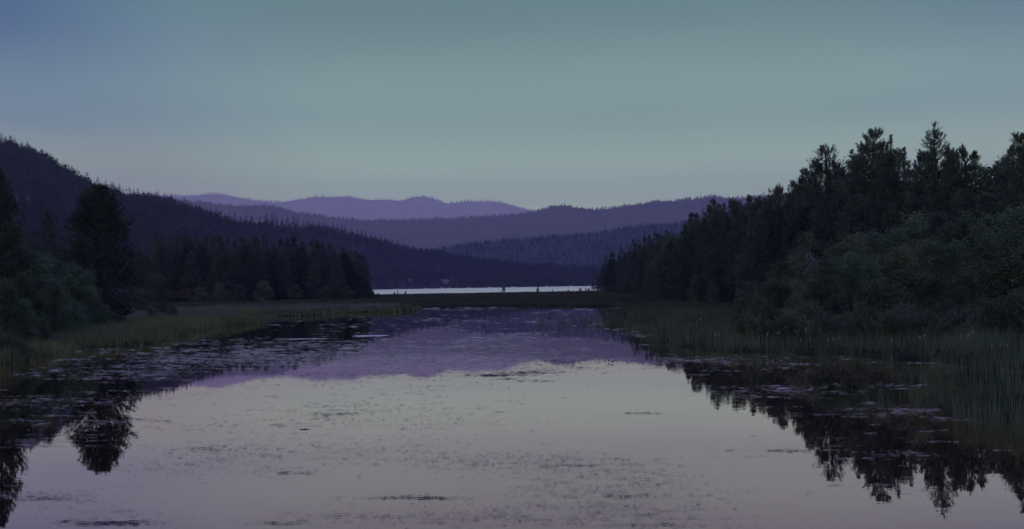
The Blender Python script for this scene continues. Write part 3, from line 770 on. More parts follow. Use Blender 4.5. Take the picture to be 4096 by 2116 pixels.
WILL = [("willow", 2975, 1232, 108, "grey-green willow clump standing alone where the reeds begin"), ("willow_b", 3055, 1190, 112, "low wide willow beside the lone clump"), ("willow", 3100, 1105, 120, "tall grey willow with silvery top"),
        ("willow_c", 3165, 1230, 104, "bright low willow behind the reeds"), ("willow", 3235, 1180, 106, "upright willow behind white cattail heads"), ("willow_b", 3300, 1240, 101, "dark low willow at the back of the reed bed"),
        ("willow", 3380, 1130, 110, "tall willow with pointed spires of new shoots"), ("willow_c", 3440, 1195, 102, "willow with upright pale shoots in a comb"), ("willow", 3530, 1090, 110, "tallest willow of the row, single spire on top"),
        ("willow_b", 3560, 1215, 100, "wide willow before the tallest one"), ("willow", 3640, 1195, 102, "mounded willow between two dark gaps"), ("willow_c", 3710, 1240, 98, "low bright willow beside a dark gap"),
        ("willow", 3785, 1180, 100, "willow with ragged crown under a bare thin trunk"), ("willow_b", 3850, 1220, 97, "low willow with dark hollow beneath"), ("willow_c", 3920, 1175, 98, "pale willow beside the deepest dark gap"),
        ("willow", 3985, 1185, 96, "thick willow near the picture edge"), ("willow_b", 4040, 1160, 95, "broad willow spilling to the reeds near the picture edge"), ("willow", 4092, 1130, 94, "tall willow cut by the picture edge")]
for key, u, v, D, lab in WILL:
    plant_px(key, "willow_shrub", u, v, D, lab, "shrub", wide=rng.uniform(.95, 1.2))
for u in np.arange(2990, 4150, 45):
    uu = u + rng.uniform(-14, 14)
    plant_px(rng.choice(["willow", "willow_b", "willow_c"]), "willow_shrub", uu, np.interp(uu, [2990, 3200, 3600, 4150], [1262, 1255, 1250, 1240]) + rng.uniform(-30, 30), rng.uniform(92, 99), "low willow along the back of the reed bed", "shrub", "low willows behind the reeds", wide=rng.uniform(.9, 1.4))

# ------------------------------------------------------------------ grove on the west shore
GROVE = [(553, 984, 1.2), (621, 952, 1.2), (653, 944, 1.0), (690, 952, 1.1), (713, 940, 1.1), (737, 938, 1.0), (758, 950, 1), (780, 937, 1.0), (800, 940, 1.0), (826, 950, 1.1), (852, 933, 1.1), (876, 941, 1.0), (912, 944, 1.1), (943, 941, 1.1), (967, 952, 1.0),
         (995, 956, 1.0), (1024, 950, 1.1), (1052, 938, 1.0), (1090, 960, 1.2), (1123, 955, 1.0), (1147, 953, 1.0), (1177, 946, 1.0), (1203, 959, 1.0), (1223, 975, 1.0), (1247, 965, 1.0), (1267, 960, 1.1), (1291, 975, 1.0), (1317, 970, 1.1), (1338, 979, 1.0),
         (1374, 990, 1.15), (1400, 1006, 1.0), (1419, 1003, 1.0), (1440, 1018, 1.0), (1456, 1028, 1.15)]
for i, (u, v, wd) in enumerate(GROVE):
    key = "grove_b" if u > 1360 else ("grove", "grove_c", "grove_b", "pine_plume_b", "fir_b")[(i * 7) % 5]
    last = {553: "lone small pine between the great dense pine and the grove", 1177: "round-headed pine standing proud of the grove top", 1374: "open-branched pine with sky gaps near the lake end of the grove",
            1419: "thin-topped pine third from the lake end of the grove", 1456: "end pine of the grove leaning over the lake's bright water"}.get(u)
    plant_px(key, "pine_tree", u, v, 300 if u == 553 else 425 + rng.uniform(-8, 15), last or "dark pine in the top line of the far grove", "tree", None if last else "pines in the far grove", wide=wd * rng.uniform(1.0, 1.2))
for u in np.arange(580, 1480, 21):
    uu = u + rng.uniform(-8, 8); sk = np.interp(uu, [a for a, _, _ in GROVE], [b for _, b, _ in GROVE])
    key = rng.choice(["fir_b", "grove", "fir", "pine_dense"])
    plant_px(key, "pine_tree" if key in ("grove", "pine_dense") else "fir_tree", uu, sk + rng.uniform(25, 95), rng.uniform(398, 418), "dark conifer closing the front of the far grove", "tree", "conifers in the front of the grove", wide=rng.uniform(1.2, 1.5))
for u, v, D in [(1492, 1168, 432), (1512, 1172, 436), (1475, 1150, 428), (1440, 1150, 405), (1390, 1140, 400), (1300, 1140, 396), (1180, 1130, 396), (1050, 1120, 392), (960, 1135, 390), (880, 1130, 390), (800, 1142, 388)]:
    plant_px(rng.choice(["alder", "alder_b"]), "bush", u, v, D, "dark leafy bush at the foot of the far grove", "bush", "bushes at the foot of the grove", wide=1.7)

for u in np.arange(600, 1490, 17):
    plant_px(rng.choice(["alder", "alder_b", "birch_b"]), "bush", u + rng.uniform(-5, 5), rng.uniform(1138, 1158), rng.uniform(424, 450), "dark leafy bush in the shade under the far grove", "bush", "undergrowth bushes inside the grove", wide=2.0)

# ------------------------------------------------------------------ trees on the near west bank
plant_px("pine_dense", "pine_tree", 378, 760, 168, "great dense dark pine with upswept branches above the west bank bushes", "tree", wide=1.5, rz=.4)
plant_px("pine_side", "pine_tree", -4, 678, 115, "dark pine cut by the picture edge, drooping tufted boughs", "tree", wide=1.0)
plant_px("grove", "fir_tree", 190, 846, 178, "bushy dark fir between the edge pine and the great dense pine", "tree", wide=1.05)
plant_px("fir_b", "fir_tree", 110, 930, 182, "low dark fir behind the leafy trees beside the edge pine", "tree", wide=1.4)
plant_px("fir_b", "fir_tree", 255, 1010, 185, "short dark fir in the gap beside the bushy fir", "tree", wide=1.2)
WEST = [("alder", 55, 945, 120, 1.0, "leafy tree under the edge pine"), ("alder", 165, 1000, 130, 1.0, "dull green leafy tree before the bushy fir"), ("alder_b", 105, 1060, 112, 1.0, "dark leafy tree in the middle of the bank thicket"),
        ("alder_b", 285, 1028, 150, 1.05, "round-topped leafy tree before the great dense pine"), ("alder", 345, 1075, 152, 1.0, "leafy tree leaning toward the marsh below the great dense pine"), ("alder_b", 432, 1120, 172, 1.1, "low spreading leafy tree at the marsh side of the thicket"),
        ("alder", 225, 1110, 125, 1.0, "leafy bush tree at the grass edge"), ("alder", 20, 1100, 104, 1.0, "dark bushy tree at the picture edge above the water"), ("alder_b", 100, 1180, 106, 1.0, "leafy bush with leaning trunk above the low shrubs"),
        ("alder", 390, 1190, 150, 1.0, "small leafy bush beside the tall purple grass"), ("alder_b", 300, 1190, 130, 1.0, "low leafy bush in the bank thicket"), ("alder_b", 490, 1170, 200, 1.0, "bush in the hollow behind the purple grass"),
        ("alder_b", 640, 1084, 215, .78, "egg-shaped leafy tree standing alone on the marsh beside the red footbridge"), ("alder", 570, 1148, 228, 1.0, "dark squat bush beside the egg-shaped tree"), ("alder", 685, 1205, 208, 1.3, "low bush at the foot of the egg-shaped tree"),
        ("alder_b", 600, 1215, 205, 1.3, "low bush before the egg-shaped tree")]
for key, u, v, D, wd, lab in WEST:
    plant_px(key, "leafy_tree" if "tree" in lab else "bush", u, v, D, lab, "tree" if "tree" in lab else "bush", wide=wd)
for u, v, D in [(30, 1322, 93), (75, 1345, 92), (-20, 1300, 94), (55, 1385, 90)]:
    plant_px("willow_b", "willow_shrub", u, v, D, "dark low shrub overhanging the water below the edge pine", "shrub", "shrubs overhanging the water", wide=.9)
for u in np.arange(110, 480, 34):
    plant_px(rng.choice(["alder", "willow", "alder_b"]), "bush", u + rng.uniform(-8, 8), np.interp(u, [100, 480], [1262, 1215]) + rng.uniform(-25, 25), np.interp(u, [100, 480], [108, 165]), "low bush along the back of the west bank grass", "bush", "low bushes behind the bank grass", wide=1.2)

# saplings along the lake edge of the marsh
for key, u, v, lab, wd in [("fir", 1590, 1157, "small pointed sapling on the marsh edge against the lake", 1.6), ("alder", 1577, 1167, "tiny bush at the foot of the pointed sapling", 1.2), ("alder_b", 1622, 1163, "small round sapling beside the pointed one, against the lake", 1.1),
                           ("alder_b", 2151, 1146, "lacy leafy sapling standing alone before the lake", 1.1), ("fir", 2210, 1154, "thin little sapling between the lacy one and the dark bushes", 1.6), ("alder", 2273, 1157, "low dark bush on the marsh edge before the lake", 1.3),
                           ("alder", 2322, 1150, "round dark bush near the woods, against the lake", 1.3), ("fir_b", 2342, 1149, "pointed small fir beside the round dark bush", 1.4), ("fir", 2002, 1161, "knee-high fir beside the notice board", 1.8)]:
    plant_px(key, "sapling" if "sapling" in lab or "fir" in lab else "bush", u, v, 672, lab, "sapling" if "sapling" in lab or "fir" in lab else "bush", wide=wd)


# ------------------------------------------------------------------ grasses and reeds
def blades(P, z0, h, wd, lean, r):
    n = len(P)
    a = r.uniform(0, 2 * math.pi, n); dx, dy = np.cos(a), np.sin(a)
    fa = r.uniform(-.7, .7, n); wx, wy = np.cos(fa) * wd * .5, np.sin(fa) * wd * .5
    B = np.column_stack([P, z0])
    W = np.column_stack([wx, wy, np.zeros(n)])
    le = (lean * h)[:, None] * np.column_stack([dx, dy, np.zeros(n)])
    up = np.column_stack([np.zeros(n), np.zeros(n), h])
    V = np.stack([B - W, B + W, B - W * .8 + le * .3 + up * .55, B + W * .8 + le * .3 + up * .55, B + le + up], 1).reshape(-1, 3)
    t = np.array([[0, 1, 2], [1, 3, 2], [2, 3, 4]])
    return V, (t[None] + (np.arange(n) * 5)[:, None, None]).reshape(-1, 3)


def fan(n, u0, u1, d0, d1, p=1.0):
    u = rng.uniform(u0, u1, n)
    q = rng.random(n)
    D = (d0 ** p + q * (d1 ** p - d0 ** p)) ** (1 / p)
    return np.stack([(u - 2048) / F * D, D], -1), u


def grass(name, P, h, wd, lean, matl, label, cat):
    z = np.maximum(ground_z(P), -.15) - .03
    V, T = blades(P, z, h, wd, lean, rng)
    return tag(obj(name, new_mesh(name, V, T), matl), label, cat, kind="stuff")


# far marsh between the pond and the lake
P, u = fan(95000, 300, 3200, 205, 712, 1.0)
s = land_sd(P); k = (s > -.3) & (s > 0); P = P[k]; u = u[k]; D = P[:, 1]
tk = .5 + .5 * vnoise(P[:, 0] * .12, P[:, 1] * .05, 31)
grass("marsh_grass", P, (.62 + .42 * tk) * rng.uniform(.65, 1.15, len(P)), .0007 * D * rng.uniform(.6, 1.4, len(P)), rng.uniform(.02, .3, len(P)), M_MARSH, "flat marsh of sedge between the pond and the lake", "grass")
# west bank: tussocks at the water, purple seeding grass behind
P, u = fan(150000, -60, 1750, 78, 265, 1.3)
s = land_sd(P); k = (s > -.7) & (s < 60); P = P[k]; s = s[k]
tu = vnoise(P[:, 0] * .35, P[:, 1] * .22, 33)
k = rng.random(len(P)) < np.clip(.42 + .55 * tu - np.clip(s - 10, 0, 30) * .006, .05, 1); P = P[k]; s = s[k]; tu = tu[k]
hh = (.55 + .35 * np.clip(tu, 0, 1) + .35 * np.clip(s / 8, 0, 1) + np.where(s < 3, .45 * np.clip(tu * 1.5, 0, 1), 0)) * rng.uniform(.6, 1.2, len(P))
grass("bank_grass", P, hh, .00042 * P[:, 1] * rng.uniform(.6, 1.4, len(P)), rng.uniform(.05, .55, len(P)), M_GRASS, "tussocky green grass along the west bank", "grass")
P, u = fan(60000, 60, 1600, 95, 300, 1.3)
s = land_sd(P); k = (s > 3.5) & (s < 70) & (vnoise(P[:, 0] * .09, P[:, 1] * .05, 35) > -.15); P = P[k]
grass("seeding_grass", P, rng.uniform(.85, 1.45, len(P)), .0003 * P[:, 1] * rng.uniform(.5, 1.2, len(P)), rng.uniform(.02, .25, len(P)), M_SEED, "tall purplish seeding grass behind the bank tussocks", "grass")
# east bank reed bed
P, u = fan(130000, 2450, 4400, 38, 300, 1.2)
s = land_sd(P); tu = vnoise(P[:, 0] * .3, P[:, 1] * .3, 37)
k = (s > -1.0 + .9 * tu) & (s < 45) & (rng.random(len(P)) < np.clip(.30 + .85 * tu + (s > 1.5) * .30, .03 + .2 * (s > 0), 1) * np.where(P[:, 1] < 62, .6, 1)); P = P[k]; s = s[k]
grass("reeds", P, rng.uniform(.55, 1.3, len(P)) * (.55 + .45 * np.clip((150 - P[:, 1]) / 55, 0, 1)) * (1 + .2 * vnoise(P[:, 0] * .15, P[:, 1] * .15, 38)), np.maximum(.022, .00038 * P[:, 1]) * rng.uniform(.6, 1.3, len(P)), rng.uniform(.01, .22, len(P)) ** 1.2, M_REED, "green cattail reeds along the east shore", "reeds")
# scattered reeds standing in the water
cl = [(2160, 1290, 9, 12), (2190, 1275, 9, 10), (2250, 1300, 14, 20), (2290, 1285, 12, 20), (2330, 1300, 16, 40), (2370, 1290, 16, 40), (2420, 1300, 20, 60), (2470, 1290, 25, 70), (2520, 1310, 25, 90), (2570, 1330, 25, 90), (2610, 1350, 20, 70),
      (2450, 1260, 25, 70), (2540, 1275, 25, 80), (3462, 1632, 6, 8), (3530, 1622, 9, 14), (3555, 1640, 9, 14), (3640, 1600, 12, 18), (3670, 1615, 12, 20), (3720, 1590, 14, 40), (3760, 1570, 14, 60), (3690, 1530, 16, 40), (3745, 1500, 16, 60),
      (3790, 1640, 10, 50), (3830, 1670, 14, 60), (3610, 1560, 10, 12), (3400, 1440, 16, 30), (3300, 1432, 16, 30), (3150, 1432, 20, 30), (2900, 1420, 20, 30), (2700, 1400, 14, 40), (2790, 1412, 20, 30), (3560, 1462, 18, 40), (3900, 1700, 20, 60), (4000, 1722, 25, 70), (4080, 1735, 20, 60)]
pu, pvv = [], []
for u, v, sx, n in cl:
    pu.append(u + rng.normal(0, sx, n)); pvv.append(v + rng.normal(0, 5 + sx * .25, n))
pu = np.concatenate(pu); pvv = np.concatenate(pvv)
P = on_water(pu, pvv)
grass("standing_reeds", P, rng.uniform(.7, 1.35, len(P)), np.maximum(.020, .00032 * P[:, 1]) * rng.uniform(.6, 1.2, len(P)), rng.uniform(.0, .28, len(P)), M_REED, "thin reeds standing in the shallow water off the east shore", "reeds")

# ------------------------------------------------------------------ floating leaves and pondweed
def flecks(name, P, size, matl, label, asp=1.5, tilt=.03, z=.012):
    n = len(P); k = 6
    a = np.linspace(0, 2 * math.pi, k, endpoint=False)
    rad = rng.uniform(.55, 1.15, (n, k)) * size[:, None]
    ph = rng.normal(0, .3, n)
    X = rad * np.cos(a) * asp; Y = rad * np.sin(a) / asp
    c, s = np.cos(ph)[:, None], np.sin(ph)[:, None]
    X, Y = X * c - Y * s, X * s + Y * c
    tx, ty = rng.normal(0, tilt, n)[:, None], rng.normal(0, tilt, n)[:, None]
    V = np.stack([P[:, 0:1] + X, P[:, 1:2] + Y, z + np.abs(X * tx + Y * ty) + rng.uniform(0, .006, (n, 1))], -1).reshape(-1, 3)
    idx = np.arange(n * k).reshape(n, k)
    T = np.concatenate([idx[:, [0, j, j + 1]] for j in range(1, k - 1)])
    return tag(obj(name, new_mesh(name, V, T), matl), label, "water plants", kind="stuff")


def fleck_mat(name, c, rough, spec, coat=0):
    m, nt, b = mat(name)
    g = nt.nodes.new("ShaderNodeNewGeometry"); n = nt.nodes.new("ShaderNodeTexNoise"); n.inputs["Scale"].default_value = .8
    nt.links.new(g.outputs["Position"], n.inputs["Vector"])
    r = nt.nodes.new("ShaderNodeValToRGB")
    r.color_ramp.elements[0].position = .3; r.color_ramp.elements[1].position = .7
    r.color_ramp.elements[0].color = (*[x * .6 for x in c], 1); r.color_ramp.elements[1].color = (*[x * 1.35 for x in c], 1)
    nt.links.new(n.outputs["Fac"], r.inputs["Fac"]); nt.links.new(r.outputs["Color"], b.inputs["Base Color"])
    b.inputs["Roughness"].default_value = rough; b.inputs["Specular IOR Level"].default_value = spec
    return m


M_PAD = fleck_mat("floating_leaf", (.33, .26, .25), .25, .8)
M_WEED = fleck_mat("pondweed_stem", (.125, .090, .115), .6, .25)
M_WEED_D = fleck_mat("dark_pondweed", (.050, .034, .048), .6, .25)
M_GLINT = fleck_mat("painted_glint", (.62, .58, .56), .5, .4)  # sky glint on rippled water, put into a pale colour


def scatter(cl, dens=1.0, row=24.0):
    """clusters: (u, v, half width, half height, count): drifts of plants on the water, lying in long rows"""
    U, Vv = [], []
    for u, v, su, sv, n in cl:
        n = int(n * dens); m = max(1, int(n / 14))
        cu = u + rng.normal(0, su, m); cv = v + rng.normal(0, sv, m)
        j = rng.integers(0, m, n)
        ln = rng.gamma(2.0, row, m)[j]
        U.append(cu[j] + rng.normal(0, 1, n) * ln); Vv.append(cv[j] + rng.normal(0, .9, n))
    U = np.concatenate(U); Vv = np.concatenate(Vv)
    k = (Vv > hor(U) + 70) & (Vv < 2200)
    P = on_water(U[k], Vv[k])
    s = pond_sd(P)
    return P[s < -.6]


PADS = scatter([(750, 1440, 260, 22, 5200), (1000, 1400, 260, 25, 5200), (1150, 1440, 260, 18, 4200), (500, 1490, 180, 16, 3200), (1350, 1400, 250, 22, 3600), (1600, 1400, 260, 30, 6200), (1750, 1440, 260, 18, 5600), (1450, 1450, 250, 18, 3500), (1900, 1400, 200, 20, 2500), (1800, 1475, 300, 12, 2500), (1950, 1370, 160, 14, 2600), (2050, 1350, 100, 10, 1200),
                (1850, 1290, 260, 22, 1500), (1500, 1300, 220, 16, 900), (2200, 1330, 260, 40, 900), (2250, 1380, 220, 20, 600), (2150, 1430, 260, 9, 2600), (2600, 1440, 180, 8, 1300), (300, 1590, 220, 24, 1400), (350, 1690, 200, 26, 1500), (100, 1620, 120, 16, 500),
                (200, 1770, 120, 14, 700), (2900, 1460, 260, 26, 900), (3150, 1570, 170, 18, 1300), (3350, 1640, 260, 30, 900), (3600, 1450, 260, 20, 700), (3650, 1545, 90, 6, 500), (3600, 1640, 160, 5, 900), (3950, 1680, 120, 8, 500), (3300, 1800, 220, 26, 500), (3700, 1780, 260, 40, 350),
                (3560, 1930, 140, 30, 300), (60, 1980, 70, 20, 500), (1850, 1235, 260, 4, 900), (2400, 1245, 160, 10, 500), (2350, 1280, 120, 14, 500), (2600, 1330, 60, 20, 400)], .40)
flecks("floating_leaves", PADS, rng.gamma(2.2, .00024, len(PADS)) * PADS[:, 1] + .010, M_PAD, "drifts of small glossy floating leaves on the dark reflections", 2.8, .05)
WEED = scatter([(900, 1800, 180, 22, 1500), (1000, 1860, 200, 28, 1700), (650, 1880, 150, 25, 600), (1350, 1650, 220, 26, 1300), (1500, 1620, 260, 30, 1300), (1700, 1690, 240, 26, 1300), (1500, 1790, 260, 26, 1700), (1800, 1840, 260, 22, 1800), (2200, 1850, 240, 28, 2400), (2350, 1900, 220, 28, 2600),
                (2500, 1960, 200, 30, 2300), (2300, 2020, 280, 30, 2900), (2550, 2070, 220, 28, 2200), (1900, 2080, 300, 20, 2600), (1500, 2070, 250, 25, 1300), (1650, 1992, 90, 5, 420), (420, 2090, 130, 12, 900), (480, 2045, 120, 16, 500), (180, 1990, 90, 16, 700), (300, 2000, 120, 18, 500), (700, 1700, 160, 20, 300), (1100, 1720, 240, 24, 900),
                (2000, 1500, 110, 4, 520), (2120, 1490, 80, 3, 300), (2250, 1468, 180, 7, 700), (1300, 1520, 260, 18, 700), (1750, 1540, 220, 20, 600), (2560, 1652, 34, 3, 120), (3200, 2000, 180, 60, 160), (900, 1560, 220, 24, 350), (3150, 1805, 60, 3, 130), (1150, 1500, 250, 8, 700), (1700, 1500, 400, 14, 1000), (2200, 1455, 350, 10, 1500), (1500, 1490, 350, 10, 1500), (1950, 1445, 300, 8, 1200)], .8, 30)
flecks("pondweed", WEED, rng.gamma(2.0, .000115, len(WEED)) * WEED[:, 1] + .003, M_WEED, "dark pondweed breaking the pale water surface in rows", 3.4, .08)

WEED = scatter([(1650, 1992, 70, 3, 300), (2000, 1502, 60, 1.5, 330), (1930, 1501, 40, 1, 130), (2120, 1490, 60, 1.5, 260), (400, 2093, 80, 5, 420), (480, 2094, 50, 4, 200), (560, 2086, 30, 2, 80), (1110, 2092, 40, 3, 120), (2630, 2098, 30, 3, 90), (1400, 1655, 40, 2, 60), (1230, 1702, 60, 2, 100), (1280, 1680, 50, 2, 70),
                (2560, 1652, 30, 2, 90), (3150, 1803, 70, 2, 140), (2490, 1985, 60, 5, 160), (2280, 1863, 60, 3, 160), (1180, 1892, 60, 4, 110), (860, 1797, 60, 4, 110), (190, 1992, 50, 4, 130), (2070, 1516, 40, 1.5, 90), (2140, 1525, 40, 1.5, 80), (1090, 1588, 30, 2, 40), (1290, 1655, 50, 2, 60)], 1.0, 16)
flecks("pondweed", WEED, rng.gamma(2.0, .00019, len(WEED)) * WEED[:, 1] + .005, M_WEED_D, "thick dark strands of pondweed on the pale water", 3.0, .08)

# two pale flat sheets painted in for ripple glints on the dark reflection
for u, v, hw, hd, lab in [(1477, 1344, 1.75, 1.5, "brightest pale sheet painted as a ripple glint on the dark reflection of the grove"), (1222, 1356, 2.0, .6, "thin pale streak painted as a ripple glint beside the brightest sheet")]:
    c = on_water(float(u), float(v)); n = 40
    a = np.linspace(0, 2 * math.pi, n, endpoint=False); rr = 1 + .12 * np.sin(3 * a + u) + .08 * rng.normal(0, 1, n)
    top = [(hw * q * math.cos(t), hd * q * math.sin(t), .014) for q, t in zip(rr, a)]; bot = [(x, y, .003) for x, y, z in top]
    m = MB(); m.add(top + bot, [tuple(range(n))] + [(i, i + n, (i + 1) % n + n, (i + 1) % n) for i in range(n)])
    o = m.build("glint_patch", M_GLINT); o.location = (c[0], c[1], .006)
    tag(o, lab, "scum")

# ------------------------------------------------------------------ cattails gone to fluff
CAT = [(3113, 1332), (3223, 1320), (3241, 1374), (3335, 1358), (3315, 1376), (3357, 1354), (3566, 1364), (3697, 1344), (3840, 1350), (3874, 1342), (3890, 1330), (4002, 1386), (3968, 1392), (2876, 1338), (2863, 1341), (3067, 1338), (3036, 1362), (2803, 1278), (2786, 1289), (3204, 1370), (3680, 1352), (4028, 1395)]
hm_ = MB(); hm_.tube([(0, 0, -.16), (.0, 0, -.13), (.012, 0, -.05), (.02, .01, .04), (.03, .01, .12), (.035, .01, .16)], [.006, .035, .055, .06, .04, .008], 8)
fl = None
for i, (u, v) in enumerate(CAT):
    sh = on_water(float(u), float(np.interp(u, sp_[24:37, 0], sp_[24:37, 1])))
    D = float(sh[1]) + rng.uniform(2, 5) + (12 if v < 1300 else 0)
    p = at(float(u), float(v), D); z0 = max(float(ground_z([(p.x, p.y)])[0]), 0)
    hgt = max(p.z - z0, .5)
    root = empty("cattail", (p.x, p.y, z0))
    st = MB(); st.tube([(0, 0, -.05), (.02, 0, hgt * .5), (0, 0, hgt)], [.012, .010, .006], 5); st.build("stem", M_STEM, root)
    if fl is None:
        fl = hm_.build("seed_head", M_FLUFF, root, True)
    else:
        f2 = fl.copy(); COL.objects.link(f2); f2.parent = root; fl2 = f2
    (fl if i == 0 else fl2).location = (0, 0, hgt)
    (fl if i == 0 else fl2).rotation_euler = (0, 0, rng.uniform(0, 6))
    tag(root, "cattail with a white fluffy seed head in the east shore reeds", "cattail", "fluffy cattails in the reed bed")

# ------------------------------------------------------------------ notice board on the marsh edge
D = 655.0
c = at(2015.0, 1172.0, D); z0 = float(ground_z([(c.x, c.y)])[0])
top = at(2015.0, 1147.5, D).z
nb = empty("notice_board", (c.x, c.y, z0)); hb_ = top - z0
tag(nb, "dark roofed notice board on two posts at the marsh edge before the bright lake", "notice board")
for sx in (-.72, .72):
    m = MB(); m.box(sx - .09, -.09, -.3, sx + .09, .09, hb_ - .12); m.build("post", M_DARKWOOD, nb)
m = MB(); m.add([(-1.0, -.42, hb_ - .16), (1.0, -.42, hb_ - .16), (1.0, 0, hb_ + .04), (-1.0, 0, hb_ + .04), (1.0, .42, hb_ - .16), (-1.0, .42, hb_ - .16), (-1.0, -.42, hb_ - .24), (1.0, -.42, hb_ - .24), (1.0, .42, hb_ - .24), (-1.0, .42, hb_ - .24)],
               [(0, 1, 2, 3), (3, 2, 4, 5), (6, 7, 1, 0), (8, 9, 5, 4), (7, 8, 4, 2, 1), (9, 6, 0, 3, 5), (9, 8, 7, 6)]); m.build("roof", M_DARKWOOD, nb)
m = MB(); m.box(-.625, -.04, 1.32, .625, .04, hb_ - .26); pan = m.build("panel", M_DARKWOOD, nb)
m = MB(); m.box(-.5, -.055, hb_ - 1.02, .48, -.043, hb_ - .5); m.build("poster", M_PAPER, pan)
m = MB(); m.box(-.42, -.055, hb_ - 1.42, .1, -.043, hb_ - 1.14); m.build("poster", M_PAPER, pan)
m = MB(); m.box(-.625, -.04, .85, .625, .04, 1.02); m.build("rail", M_DARKWOOD, nb)

# ------------------------------------------------------------------ red footbridge
D = 345.0
a = at(655.0, 1180.0, D); b = at(757.0, 1180.0, D)
zt = at(706.0, 1167.0, D).z; zb = at(706.0, 1190.0, D).z
Lb = (b - a).length
fb = empty("footbridge", (a.x, a.y, 0), math.atan2(b.y - a.y, b.x - a.x)); tag(fb, "dull red truss footbridge half hidden behind the egg-shaped tree", "footbridge")
for yy in (0.0, 1.6):
    m = MB(); m.box(0, yy - .06, zt - .14, Lb, yy + .06, zt); m.box(0, yy - .06, zb, Lb, yy + .06, zb + .16); n = 5
    for i in range(n + 1):
        x = Lb * i / n; m.box(max(0, x - .05), yy - .05, zb + .16, min(Lb, x + .05), yy + .05, zt - .14)
    for i in range(n):
        x0, x1 = Lb * i / n, Lb * (i + 1) / n
        m.tube([(x0, yy, zb + .2 if i % 2 else zt - .18), (x1, yy, zt - .18 if i % 2 else zb + .2)], .045, 4)
    m.build("truss", M_RED, fb)
m = MB(); m.box(-.3, .07, zb + .02, Lb + .3, 1.53, zb + .10); m.build("deck", M_WOOD, fb)
for x in (.4, Lb - .4):
    m = MB(); m.box(x - .15, .2, -.3, x + .15, 1.4, zb - .004); m.build("pier", M_DARKWOOD, fb)


# ------------------------------------------------------------------ far shore: houses, docks, boats
def hill_point(u, v, hill=H_LEFT):
    ts = np.linspace(.0, 1, 500); p = hill.xyz(np.full(500, float(u)), ts)
    vv = hor(u) - (p[:, 2] - EYE) / p[:, 1] * F
    i = int(np.argmax(vv < v)); return Vector(p[i])


def house(u, v, wd, dp, wh, rh, label, wall, roof, win):
    p = hill_point(u, v); h = empty("lake_house", (p.x, p.y - 14, p.z), .12); tag(h, label, "house")
    m = MB(); m.box(-wd / 2, -dp / 2, -3, wd / 2, dp / 2, wh); m.build("wall", wall, h)
    e = .8; m = MB()
    m.add([(-wd / 2 - e, -dp / 2 - e, wh - .2), (wd / 2 + e, -dp / 2 - e, wh - .2), (wd / 2 + e, 0, wh + rh), (-wd / 2 - e, 0, wh + rh), (wd / 2 + e, dp / 2 + e, wh - .2), (-wd / 2 - e, dp / 2 + e, wh - .2)],
          [(0, 1, 2, 3), (3, 2, 4, 5), (1, 4, 2), (5, 0, 3), (0, 5, 4, 1)]); m.build("roof", roof, h)
    for x0, z0, x1, z1 in win:
        m = MB(); m.box(x0, -dp / 2 - .06, z0, x1, -dp / 2 - .003, z1); m.build("window", M_WINDOW, h)
    return h


house(1781, 1136, 15, 10, 6, 4.2, "dark cabin with broad pale roof and one light window above the far shore", M_WALL, M_ROOF, [(.5, 1.8, 4.6, 4.4)])
house(1641, 1128, 9, 8, 5, 2.5, "small lake house with a row of pale windows among the far trees", M_WALL, M_WALL, [(-3.6, 2.8, -.6, 4.2), (1.2, 3.0, 3.6, 4.0), (-4.2, .4, -3.0, 2.4)])
house(2035, 1136, 8, 7, 3.5, 2.2, "low dim lake house behind the notice board on the far shore", M_WALL, M_ROOF, [(-2, 1.2, 1.4, 2.6)])


def boat(u, lg, label, cabin=True, D=2678):
    c = at(float(u), hor(u) + 8.0, D)
    r = empty("boat", (c.x, D, 0), rng.uniform(-.3, .3)); tag(r, label, "boat")
    m = MB(); st = [(-.5, .32, .9), (-.2, .42, .85), (.2, .40, .95), (.42, .22, 1.15), (.5, .02, 1.3)]
    vs = []
    for x, hw, z in st: vs += [(x * lg, -hw * lg * .4, z), (x * lg, hw * lg * .4, z), (x * lg * .92, hw * lg * .25, -.2), (x * lg * .92, -hw * lg * .25, -.2)]
    fs = [(0, 1, 2, 3)]
    for i in range(len(st) - 1):
        for j in range(4): fs.append((4 * i + j, 4 * i + 4 + j, 4 * i + 4 + (j + 1) % 4, 4 * i + (j + 1) % 4))
    fs.append(tuple(4 * (len(st) - 1) + j for j in (3, 2, 1, 0))); m.add(vs, fs); m.build("hull", M_WHITE, r)
    if cabin:
        m = MB(); m.add([(-.22 * lg, -.9, .9), (.18 * lg, -.8, .92), (.18 * lg, .8, .92), (-.22 * lg, .9, .9), (-.2 * lg, -.75, 2.2), (.06 * lg, -.7, 2.2), (.06 * lg, .7, 2.2), (-.2 * lg, .75, 2.2)],
                       [(0, 3, 2, 1), (4, 5, 6, 7), (0, 1, 5, 4), (1, 2, 6, 5), (2, 3, 7, 6), (3, 0, 4, 7)]); m.build("cabin", M_WHITE, r)


def dock(u, lg, label, D=2682):
    c = at(float(u), hor(u) + 8.0, D)
    r = empty("dock", (c.x, D, 0)); tag(r, label, "dock")
    m = MB(); m.box(-lg / 2, -1.2, .55, lg / 2, 1.2, .8); m.build("deck", M_WOOD, r)
    for x in (-lg * .45, 0, lg * .45):
        m = MB(); m.tube([(x, -1.0, -1), (x, -1.0, 1.5)], .14, 6); m.build("pile", M_WOOD, r)


